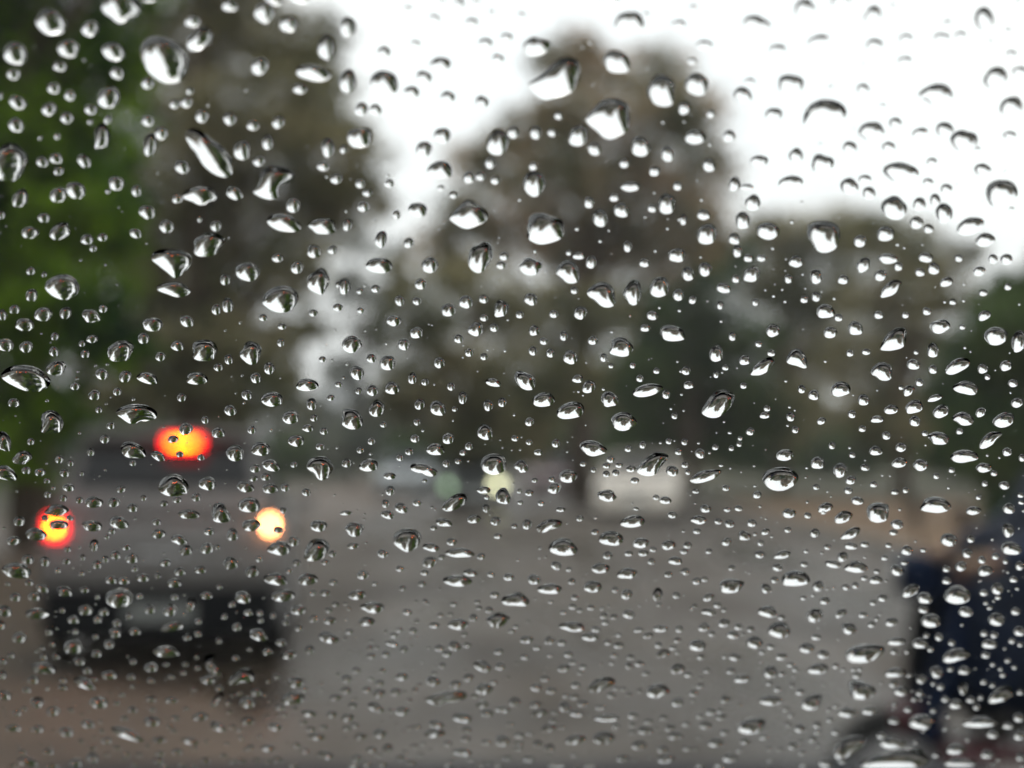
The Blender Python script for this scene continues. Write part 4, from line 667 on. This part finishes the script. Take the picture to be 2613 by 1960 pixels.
# the largest drops: outline points (photo pixels x 2.54 within a field), flatness, name used in labels of their neighbours, own label
HEROES = [
((0,0),[(910,350),(930,270),(1010,232),(1110,262),(1200,320),(1228,400),(1200,480),(1160,530),(1080,542),(1010,510),(950,450)],"the largest round upper left drop","largest raindrop in the upper left, egg-shaped, white inside with a dark upper right"),
((0,0),[(1200,880),(1240,832),(1310,850),(1360,905),(1440,950),(1500,1020),(1510,1100),(1480,1150),(1400,1135),(1320,1075),(1260,990)],"the long slanting upper left drop","long finger-shaped raindrop slanting down to the right against the left tree"),
((0,0),[(1640,1245),(1680,1190),(1690,1110),(1760,1078),(1860,1095),(1910,1130),(1880,1180),(1820,1210),(1800,1285),(1720,1290)],"the anvil-shaped drop","anvil-shaped raindrop with a point to the right, over the left tree"),
((0,653),[(980,20),(1000,-25),(1060,-45),(1160,-38),(1235,-5),(1240,50),(1200,100),(1140,145),(1080,105),(1030,65)],"the wedge-shaped drop","wedge-shaped raindrop with a white lower left edge against the dark left tree"),
((871,0),[(1212,545),(1290,490),(1360,420),(1440,372),(1520,385),(1552,450),(1530,540),(1490,600),(1400,630),(1320,648),(1250,610)],"the comma-shaped top drop","big comma-shaped raindrop with a dark upper rim over the top of the middle tree"),
((871,0),[(1582,775),(1630,710),(1700,645),(1790,640),(1860,680),(1872,760),(1860,840),(1800,885),(1730,905),(1660,860)],"the big squarish top drop","big squarish raindrop hanging below the comma-shaped one on the middle tree"),
((871,0),[(700,1410),(750,1350),(820,1295),(890,1335),(945,1380),(940,1430),(880,1465),(810,1485),(740,1455)],"the hat-shaped drop","hat-shaped raindrop with a tiny bead on its right end, over the pale gap"),
((871,0),[(1205,1530),(1210,1440),(1240,1388),(1310,1385),(1370,1410),(1430,1430),(1445,1500),(1420,1550),(1310,1585),(1240,1570)],"the boot-shaped drop","boot-shaped raindrop with a red glint at its right, over the middle tree"),
((1742,0),[(783,790),(800,715),(850,665),(930,645),(1020,668),(1060,720),(1040,770),(980,800),(880,815),(810,815)],"the long arched sky drop","longest arched raindrop against the white sky in the upper right"),
((1742,0),[(808,1530),(815,1460),(870,1436),(950,1438),(1005,1465),(1020,1530),(1000,1600),(950,1635),(890,1635),(840,1590)],"the black-rimmed skyline drop","large square-shouldered raindrop with a thick black top rim, on the right treeline"),
((0,653),[(290,200),(320,150),(400,122),(480,145),(515,200),(500,250),(430,285),(370,275),(320,245)],"the domed left drop","dome-shaped raindrop low on the left tree, with a faint red glint in its top"),
((0,653),[(1700,300),(1730,235),(1800,200),(1890,205),(1935,260),(1915,325),(1860,365),(1790,365),(1735,340)],"the domed drop by the pale gap","dome-shaped raindrop with a bright white belly on the right side of the left tree"),
((0,653),[(5,770),(60,720),(150,712),(250,735),(325,800),(310,850),(250,880),(180,880),(100,850),(30,810)],"the wide drop at the left edge","widest flat raindrop at the left edge of the glass, with two red glints"),
((0,653),[(750,1015),(800,975),(880,965),(960,975),(1018,1015),(1000,1060),(920,1075),(850,1090),(790,1055)],"the wide drop above the brake lamp","wide flat raindrop just above and left of the red high brake lamp"),
((0,653),[(1025,1505),(1070,1430),(1130,1418),(1190,1440),(1225,1500),(1200,1545),(1120,1560),(1060,1545)],"the bell-shaped drop","bell-shaped raindrop below the red high brake lamp of the silver car"),
((0,653),[(1988,1370),(2010,1320),(2070,1303),(2130,1315),(2160,1370),(2140,1420),(2110,1450),(2070,1452),(2030,1410)],"the tooth-shaped drop","tooth-shaped raindrop narrowing downwards, over the pale gap right of the silver car"),
((871,653),[(1590,240),(1640,185),(1700,168),(1755,200),(1775,260),(1770,320),(1710,335),(1650,300)],"the slumped drop","slumped raindrop with a broad white foot, in the middle of the middle tree"),
((871,653),[(1390,105),(1420,50),(1470,25),(1520,55),(1545,110),(1535,165),(1480,180),(1430,150)],"the peaked drop","peaked raindrop with a blue-black tip and white base, on the middle tree"),
((871,653),[(2,1070),(8,1005),(60,995),(110,1010),(140,1070),(120,1115),(60,1125),(10,1100)],"the dark-capped drop","raindrop with a thick black cap leaning right, over the pale gap's foot"),
((871,653),[(1912,1390),(1970,1320),(2040,1275),(2120,1295),(2080,1360),(2030,1420),(1960,1425)],"the slanting drop over the white car","slanting leaf-shaped raindrop over the roof of the white car"),
((871,653),[(902,1350),(930,1300),(990,1285),(1050,1300),(1070,1350),(1050,1400),(985,1420),(930,1400)],"the round drop over the yellow headlamp","round-topped raindrop touching the top of the yellow headlamp glow"),
((871,653),[(652,1625),(700,1570),(760,1540),(815,1555),(800,1605),(740,1645),(680,1655)],"the slanting drop left of the yellow lamp","slanting dark raindrop under the pale green headlamp glow"),
((1742,653),[(122,1010),(160,940),(210,880),(280,870),(335,905),(320,970),(270,1020),(220,1050),(160,1045)],"the thumb-shaped drop","thumb-shaped raindrop with a heavy black top leaning right, before the right trees"),
((1742,653),[(675,690),(690,630),(735,602),(785,630),(810,695),(795,730),(740,715)],"the bell drop before the right trees","bell-shaped raindrop with a white foot before the dark right trees"),
((1742,653),[(1280,600),(1310,530),(1370,475),(1440,470),(1450,530),(1430,590),(1370,612),(1310,615)],"the egg-shaped tilted drop","egg-shaped raindrop tilted to the right before the far right trees"),
((1742,653),[(515,1450),(545,1395),(630,1372),(710,1385),(750,1430),(730,1480),(660,1520),(590,1520),(540,1490)],"the big drop above the verge","big oval raindrop with a black brow above the tan verge"),
((1742,1306),[(1195,15),(1200,-35),(1260,-52),(1330,-45),(1335,10),(1320,55),(1265,72),(1215,55)],"the square drop on the verge","square-headed raindrop with a black rim on the tan verge"),
((0,1306),[(1375,30),(1380,-35),(1410,-58),(1450,-50),(1465,-15),(1492,20),(1490,60),(1440,72),(1390,62)],"the hooded drop by the orange lamp","hooded raindrop leaning right, just left of the orange tail lamp"),
((0,1306),[(1972,300),(1985,230),(2020,185),(2090,178),(2135,215),(2120,270),(2080,310),(2010,320)],"the black-hooded drop","black-hooded raindrop right of the silver car, below the orange lamp"),
((0,1306),[(685,570),(700,520),(770,502),(840,515),(862,560),(840,600),(770,625),(710,605)],"the bowl-shaped drop on the bumper","bowl-shaped raindrop with green and red tints above the dark bumper"),
((0,1306),[(1320,985),(1328,940),(1370,922),(1400,935),(1372,960),(1385,1000),(1430,1035),(1425,1060),(1385,1060),(1345,1020)],"the crooked drop","crooked brownish raindrop shaped like a hook below the dark bumper"),
((0,1306),[(1480,1110),(1510,1060),(1560,1028),(1620,1025),(1652,1060),(1630,1100),(1570,1105),(1520,1120)],"the snail-shaped drop","snail-shaped raindrop with a red spot inside below the dark bumper's right"),
((871,1306),[(338,200),(345,145),(390,118),(460,112),(512,140),(515,190),(485,235),(430,262),(380,240)],"the biggest mid-road drop","large raindrop with a navy hood and streaked body on the road, below the headlamps"),
((871,1306),[(1345,245),(1360,205),(1420,175),(1480,178),(1510,215),(1532,245),(1510,275),(1440,285),(1380,272)],"the duck-shaped drop","duck-shaped raindrop with a navy top below and left of the white car"),
((871,1306),[(1038,575),(1060,548),(1110,545),(1140,522),(1180,535),(1218,580),(1200,610),(1120,608),(1060,602)],"the cap-shaped drop","cap-shaped raindrop with a bright straight bottom, on the open road"),
((871,1306),[(538,1215),(600,1190),(700,1172),(780,1165),(815,1185),(800,1215),(740,1228),(670,1240),(630,1260),(580,1240)],"the long drop with a red tip","long narrow raindrop with a red tip at its right end, low on the road"),
((1742,1306),[(640,440),(660,405),(720,385),(790,395),(825,440),(800,470),(730,482),(660,475)],"the wide domed road drop","wide domed raindrop with a black arch on the right half of the road"),
((1742,1306),[(242,490),(245,455),(300,440),(395,455),(385,490),(350,520),(290,528),(255,518)],"the slab-shaped road drop","slab-shaped raindrop with a dark flat top left of the wide domed one"),
((1742,1306),[(552,775),(570,735),(620,715),(675,725),(697,775),(680,805),(630,818),(575,800)],"the tent-shaped drop","tent-shaped raindrop with a dark peak in the lower right of the road"),
((1742,1306),[(1055,920),(1080,890),(1180,870),(1290,872),(1308,905),(1260,945),(1200,975),(1110,978),(1065,955)],"the widest low right drop","widest raindrop low on the road at right, with a long black upper rim"),
((1742,1306),[(1080,1150),(1075,1110),(1110,1092),(1160,1105),(1240,1140),(1248,1175),(1200,1210),(1130,1215),(1095,1190)],"the shoe-shaped drop","shoe-shaped raindrop with a black heel, left of the scooter rider"),
((1742,1306),[(765,1255),(800,1210),(850,1190),(905,1188),(895,1240),(870,1275),(810,1285)],"the flag-shaped drop","flag-shaped raindrop with a dark pointed upper right corner, low on the road"),
((1742,1306),[(355,1405),(380,1365),(450,1350),(532,1348),(525,1395),(490,1430),(430,1440),(375,1428)],"the pointed low drop","raindrop with a pointed dark right corner near the bottom of the road"),
((1742,1306),[(975,1560),(1000,1510),(1050,1475),(1180,1460),(1190,1490),(1140,1540),(1060,1590),(1000,1600)],"the blurred dark low drop","large blurred dark raindrop near the bottom edge, right of the road's middle"),
((1742,1306),[(1155,1625),(1250,1590),(1400,1560),(1530,1535),(1560,1570),(1600,1620),(1500,1660),(1300,1665),(1180,1660)],"the smeared drop at the bottom","biggest smeared raindrop at the bottom edge with a long blue-black rim"),
((1742,1306),[(1695,560),(1710,510),(1780,482),(1850,505),(1870,555),(1830,590),(1770,598),(1720,585)],"the domed drop on the rider","largest domed raindrop over the navy rider, with a pale wide belly"),
]
# ------------------------------------------------------------------ raindrops on the windscreen
def smooth_noise(r, amp, k0=2, k1=5):
    ph = [(k, r.uniform(0, 2*PI), amp*r.uniform(.3, 1)/(k-.6)) for k in range(k0, k1+1)]
    return lambda a: 1 + sum(A*math.sin(k*a+p) for k, p, A in ph)
def catmull(P, n):
    m = len(P); per = []; 
    for i in range(m):
        a, b, c, d = P[i-1], P[i], P[(i+1) % m], P[(i+2) % m]
        for t in np.linspace(0, 1, 6, endpoint=False):
            per.append(tuple(.5*((2*b[k]) + (-a[k]+c[k])*t + (2*a[k]-5*b[k]+4*c[k]-d[k])*t*t + (-a[k]+3*b[k]-3*c[k]+d[k])*t**3) for k in (0, 1)))
    return per
drops = []      # outline in photograph pixels, area, index of hero or None
for hi, (org, pts, nm, lb) in enumerate(HEROES):
    P = [(org[0]+x/2.54, org[1]+y/2.54) for x, y in pts]
    drops.append(dict(P=catmull(P, 0), hero=hi))
rr = random.Random(3)
for org, txt in FIELDS.items():
    for line in txt.split('\n'):
        for e in line.split('|'):
            e = e.strip(); odd = e.endswith('*'); v = [float(q) for q in e.rstrip('*').split()]
            x, y, w, h = v[:4]; a = R_(v[4]) if len(v) > 4 else R_(rr.uniform(-6, 6))
            x, y, w, h = org[0]+x/2.54, org[1]+y/2.54, w/2.54, h/2.54
            big = max(w, h); n = 28 if big > 34 else 18 if big > 20 else 12
            f = smooth_noise(rr, .20 if odd else (.10 if big > 26 else .06)); P = []
            sq = rr.uniform(.80, 1.0)                     # flatter lower edge on many drops
            for k in range(n):
                t = 2*PI*k/n; q = f(t); px, py = w/2*math.cos(t)*q, h/2*math.sin(t)*q
                if py > 0: py *= sq
                P.append((x + px*math.cos(a) - py*math.sin(a), y + px*math.sin(a) + py*math.cos(a)))
            drops.append(dict(P=P, hero=None))
for d in drops:
    P = d['P']; n = len(P)
    A = cx = cy_ = 0
    for i in range(n):
        x0, y0_ = P[i-1]; x1, y1_ = P[i]; c = x0*y1_-x1*y0_; A += c; cx += (x0+x1)*c; cy_ += (y0_+y1_)*c
    d['A'] = abs(A)/2; d['c'] = (cx/(3*A), cy_/(3*A)); d['r'] = math.sqrt(d['A']/PI)
    xs = [p[0] for p in P]; ys = [p[1] for p in P]; d['w'] = max(xs)-min(xs); d['h'] = max(ys)-min(ys)
# neighbours that would run into each other: the smaller one gives way
drops.sort(key=lambda d: -d['A'])
cc = np.array([d['c'] for d in drops]); kill = set()
def inside(p, P):
    x, y = p; r = False
    for i in range(len(P)):
        (x0, y0_), (x1, y1_) = P[i-1], P[i]
        if (y0_ > y) != (y1_ > y) and x < (x1-x0)*(y-y0_)/(y1_-y0_)+x0: r = not r
    return r
for j in range(len(drops)):
    d2 = np.hypot(*(cc[:j]-cc[j]).T) if j else []
    for i in np.where(d2 < 130)[0] if j else []:
        if i in kill: continue
        a, b = drops[i], drops[j]
        if d2[i] > a['w']+b['w']+a['h']+b['h']: continue
        if inside(b['c'], a['P']) and b['r'] > 0: kill.add(j); break
        s = 1.0
        while s > .45 and any(inside(p, a['P']) for p in b['P']):
            s *= .9; cx, cy_ = b['c']; b['P'] = [(cx+(x-cx)*.9, cy_+(y-cy_)*.9) for x, y in b['P']]
        b['A'] *= s*s; b['r'] *= s; b['w'] *= s; b['h'] *= s
drops = [d for i, d in enumerate(drops) if i not in kill and -60 < d['c'][0] < 2670 and -40 < d['c'][1] < 2000]
drops.sort(key=lambda d: -d['A'])

def drop_mesh(d):
    """water cap: outline on the glass, height of a spherical cap, belly sagging a little"""
    P = [onglass(x, y) for x, y in d['P']]; n = len(P)
    c = onglass(*d['c']); L2 = [((p-c).x, (p-c).dot(GU)) for p in P]
    A = abs(sum(L2[i-1][0]*L2[i][1]-L2[i][0]*L2[i-1][1] for i in range(n)))/2
    r = math.sqrt(A/PI); per = sum(math.dist(L2[i-1], L2[i]) for i in range(n)); reff = 2*A/per
    re = .35*r + .65*reff; h_ = math.sin(d['c'][0]*12.9898+d['c'][1]*78.233)*43758.5453; CAP = R_(CAP_DEG + 10*(h_-math.floor(h_)-.5))
    Rad = 1/math.sin(CAP); z0 = Rad*math.cos(CAP)
    rings = [.985, .94, .87, .77, .64, .48, .30, .14]
    V = []; Fc = []; gap = .00002
    for x, v in L2: V.append((x, v, 0))
    N = len(L2); ang = [math.atan2(v, x) for x, v in L2]; rad = [math.hypot(x, v) for x, v in L2]
    zc = [complex(x, v) for x, v in L2]
    co_ = {m: sum(z*complex(math.cos(2*PI*m*i/N), -math.sin(2*PI*m*i/N)) for i, z in enumerate(zc))/N for m in (-2, -1, 0, 1, 2)}
    sm = [sum(c_*complex(math.cos(2*PI*m*i/N), math.sin(2*PI*m*i/N)) for m, c_ in co_.items()) for i in range(N)]
    for ro in rings:
        hgt = (math.sqrt(Rad*Rad-ro*ro)-z0)*re*d.get('k', 1)
        w_ = ro**5
        for (x, v), z_ in zip(L2, sm):
            x, v = x*w_ + z_.real*(1-w_), v*w_ + z_.imag*(1-w_)
            V.append((x*ro, v*ro + (1-ro*ro)*re*SAG, hgt))
    apex = len(V); V.append((0, re*SAG, (Rad-z0)*re*d.get('k', 1))); base = len(V); V.append((0, 0, 0))
    for j in range(len(rings)):
        for i in range(n):
            a, b = j*n+i, j*n+(i+1) % n; Fc.append((a, b, b+n, a+n))
    t = len(rings)*n
    for i in range(n): Fc.append((t+i, t+(i+1) % n, apex))
    V += [(x, v, 0) for x, v in L2]; b0 = base+1        # flat base with its own sharp edge
    for i in range(n): Fc.append((b0+(i+1) % n, b0+i, base))
    sgn = sum(L2[i-1][0]*L2[i][1]-L2[i][0]*L2[i-1][1] for i in range(n))
    if sgn < 0: Fc = [f[::-1] for f in Fc]
    # local x = right, y = up the glass, z = outwards
    return c + GN*gap, V, Fc, n
# x,y,z -> world: right, GU, GN  (right x GU = -GN is left-handed, so mirror x: local x runs left)
ROT = Matrix((Vector((-1, 0, 0)), GU, GN)).transposed()
def fixed(V, Fc): return [(-x, y, z) for x, y, z in V], [f[::-1] for f in Fc]

# ---- labels: each of the 300 largest is singled out from the rest
MARKS = [(470, 1137, 'the red high brake lamp'), (145, 1345, 'the red left tail lamp'), (690, 1330, 'the orange tail lamp'), (1270, 1235, 'the yellow headlamp'), (1650, 1250, 'the white car'), (400, 1575, 'the silver car number plate')]
for hi, h in enumerate(HEROES):
    dd = [d for d in drops if d['hero'] == hi]
    if dd: MARKS.append((*dd[0]['c'], h[2]))
def direction(dx, dy):
    a = math.degrees(math.atan2(-dy, dx)) % 360
    return ['right of', 'up right of', 'above', 'up left of', 'left of', 'down left of', 'below', 'down right of'][int(((a+22.5) % 360)//45)]
def shape(d):
    q = d['w']/max(1, d['h']); s = 'big' if d['A'] > 2100 else 'medium' if d['A'] > 1150 else 'small'
    k = 'flat wide' if q > 1.75 else 'oval' if q > 1.22 else 'round' if q > .85 else 'tall'
    return s, k
TOP = drops[:300]
used = {}
cand = []
for d in TOP:
    if d['hero'] is None:
        ms = sorted(MARKS, key=lambda m: math.dist(m[:2], d['c']))[:1][0]
        d['mk'] = ms; d['dir'] = direction(d['c'][0]-ms[0], d['c'][1]-ms[1]); d['dm'] = math.dist(ms[:2], d['c'])
        cand.append(d)
from collections import defaultdict
G = defaultdict(list)
for d in cand: G[(shape(d), d['dir'], d['mk'][2])].append(d)
ORD = ['', 'second ', 'third ', 'fourth ', 'fifth ', 'sixth ', 'seventh ']
for (sh, di, mk), L_ in G.items():
    L_.sort(key=lambda d: d['dm'])
    for i, d in enumerate(L_):
        if len(L_) == 1: d['lb'] = f'{sh[0]} {sh[1]} raindrop {di} {mk}'
        else: d['lb'] = f'{sh[0]} {sh[1]} raindrop, {ORD[i]}nearest of its kind {di} {mk}'
        if len(d['lb'].split()) > 16: d['lb'] = f'{sh[0]} {sh[1]} raindrop, {ORD[i]}nearest {di} {mk}'
for d in TOP:
    c, V, Fc, n = drop_mesh(d); V, Fc = fixed(V, Fc)
    o = obj('raindrop', (V, Fc), [M_water, M_wet], smooth=True)
    for p in list(o.data.polygons)[-n:]: p.material_index = 1
    o.location = c; o.rotation_euler = ROT.to_euler()
    tag(o, HEROES[d['hero']][3] if d['hero'] is not None else d['lb'], 'raindrop', 'raindrops on the windscreen')
# the remaining small ones are one mass; a fine mist of beads between them
AV, AF, AM = [], [], []
for d in drops[300:]:
    c, V, Fc, n = drop_mesh(d); V, Fc = fixed(V, Fc); o0_ = len(AV)
    for v in V: AV.append(c + ROT @ Vector(v))
    AF += [tuple(i+o0_ for i in f) for f in Fc]; AM += [0]*(len(Fc)-n) + [1]*n
rb = random.Random(9); nb = 0
cells = defaultdict(list)
for d in drops: cells[(int(d['c'][0]//60), int(d['c'][1]//60))].append(d)
while nb < 850:
    x, y = rb.uniform(0, 2613), 1960*rb.random()**(.8 if rb.random() < .45 else .28)
    r = rb.choice([1.3, 1.7, 2.2, 2.8, 3.6])
    if y > 1500 and rb.random() < .6: r *= 1.6
    k = (int(x//60), int(y//60))
    if any(math.dist(d['c'], (x, y)) < max(d['w'], d['h'])*.62 + r for i in (-1, 0, 1) for j in (-1, 0, 1) for d in cells[(k[0]+i, k[1]+j)]): nb += .2; continue
    nb += 1
    P = [(x+r*1.2*math.cos(2*PI*i/8), y+r*math.sin(2*PI*i/8)) for i in range(8)]
    c, V, Fc, n = drop_mesh(dict(P=P, c=(x, y))); V, Fc = fixed(V, Fc); o0_ = len(AV)
    for v in V: AV.append(c + ROT @ Vector(v))
    AF += [tuple(i+o0_ for i in f) for f in Fc]; AM += [0]*(len(Fc)-n) + [1]*n
# the same rain on the rest of the pane round the photographed patch
def template(r):
    P = []; f = smooth_noise(r, .12)
    sx, sy = r.uniform(.9, 1.5), r.uniform(.8, 1.1); n = 10
    L2 = [(sx*f(2*PI*k/n)*math.cos(2*PI*k/n), sy*f(2*PI*k/n)*math.sin(2*PI*k/n)) for k in range(n)]
    Rad = 1/math.sin(R_(CAP_DEG)); z0 = Rad*math.cos(R_(CAP_DEG)); V = [(x, y, 0) for x, y in L2]; F_ = []
    for ro in (.95, .82, .6, .3): V += [(x*ro, y*ro, (math.sqrt(Rad*Rad-ro*ro)-z0)) for x, y in L2]
    V.append((0, 0, Rad-z0)); ap = len(V)-1; V += [(x, y, 0) for x, y in L2]; V.append((0, 0, 0)); b0 = ap+1; bs = len(V)-1
    for j in range(4): F_ += [(j*n+i, j*n+(i+1) % n, (j+1)*n+(i+1) % n, (j+1)*n+i) for i in range(n)]
    F_ += [(4*n+i, 4*n+(i+1) % n, ap) for i in range(n)]; k = len(F_); F_ += [(b0+(i+1) % n, b0+i, bs) for i in range(n)]
    return np.array(V), F_, [0]*k + [1]*n
T_ = [template(rb) for _ in range(7)]
basis = np.array([[1, 0, 0], list(GU), list(GN)])
mid = onglass(CX, CY); nout = 0
for hx_, hv_, num in ((.15, .13, 7600), (.48, .28, 2600)):
    for _ in range(num):
        x, v = rb.uniform(-hx_, hx_), rb.uniform(-hv_, hv_)
        p = mid + Vector((x, 0, 0)) + GU*v; q = p - EYE; dn = q.dot(FWD)
        if -32 < CX + F_PX*q.x/dn < 2645 and -25 < CY - F_PX*q.dot(UPV)/dn < 1985: continue
        s = p - P0
        if s.dot(GU) < -.345 or s.dot(GU) > .42: continue
        if abs(x) < .15 and abs(v) < .13 and num < 5000: continue
        V, F_, M_ = T_[rb.randrange(7)]; r = 3.9e-5*min(30, rb.lognormvariate(2.45, .45))
        o0_ = len(AV); W_ = (V*r) @ basis + np.array(p + GN*.00002)
        AV.extend(map(tuple, W_.tolist())); AF += [tuple(i+o0_ for i in reversed(f)) for f in F_]; AM += M_; nout += 1
om = obj('raindrops', (AV, AF), [M_water, M_wet], smooth=True); om.data.polygons.foreach_set('material_index', AM)
tag(om, 'all the smallest raindrops sprinkled over the windscreen between the larger ones', 'raindrops', kind='stuff')
# ------------------------------------------------------------------ the wet air
bm = B(); box(bm, (0, 110, 24), (500, 560, 50.2))
hz = bpy.data.materials.new('wet air'); hz.use_nodes = True; t = hz.node_tree; t.nodes.clear()
o_ = t.nodes.new('ShaderNodeOutputMaterial'); pv = t.nodes.new('ShaderNodeVolumePrincipled')
pv.inputs['Color'].default_value = (.90, .90, .87, 1); pv.inputs['Density'].default_value = .0008; pv.inputs['Anisotropy'].default_value = .2
t.links.new(pv.outputs[0], o_.inputs['Volume'])
h_ = obj('haze', bm, hz); tag(h_, 'thin rain haze in the air over the road', 'haze', kind='stuff'); cy.volume_bounces = 1
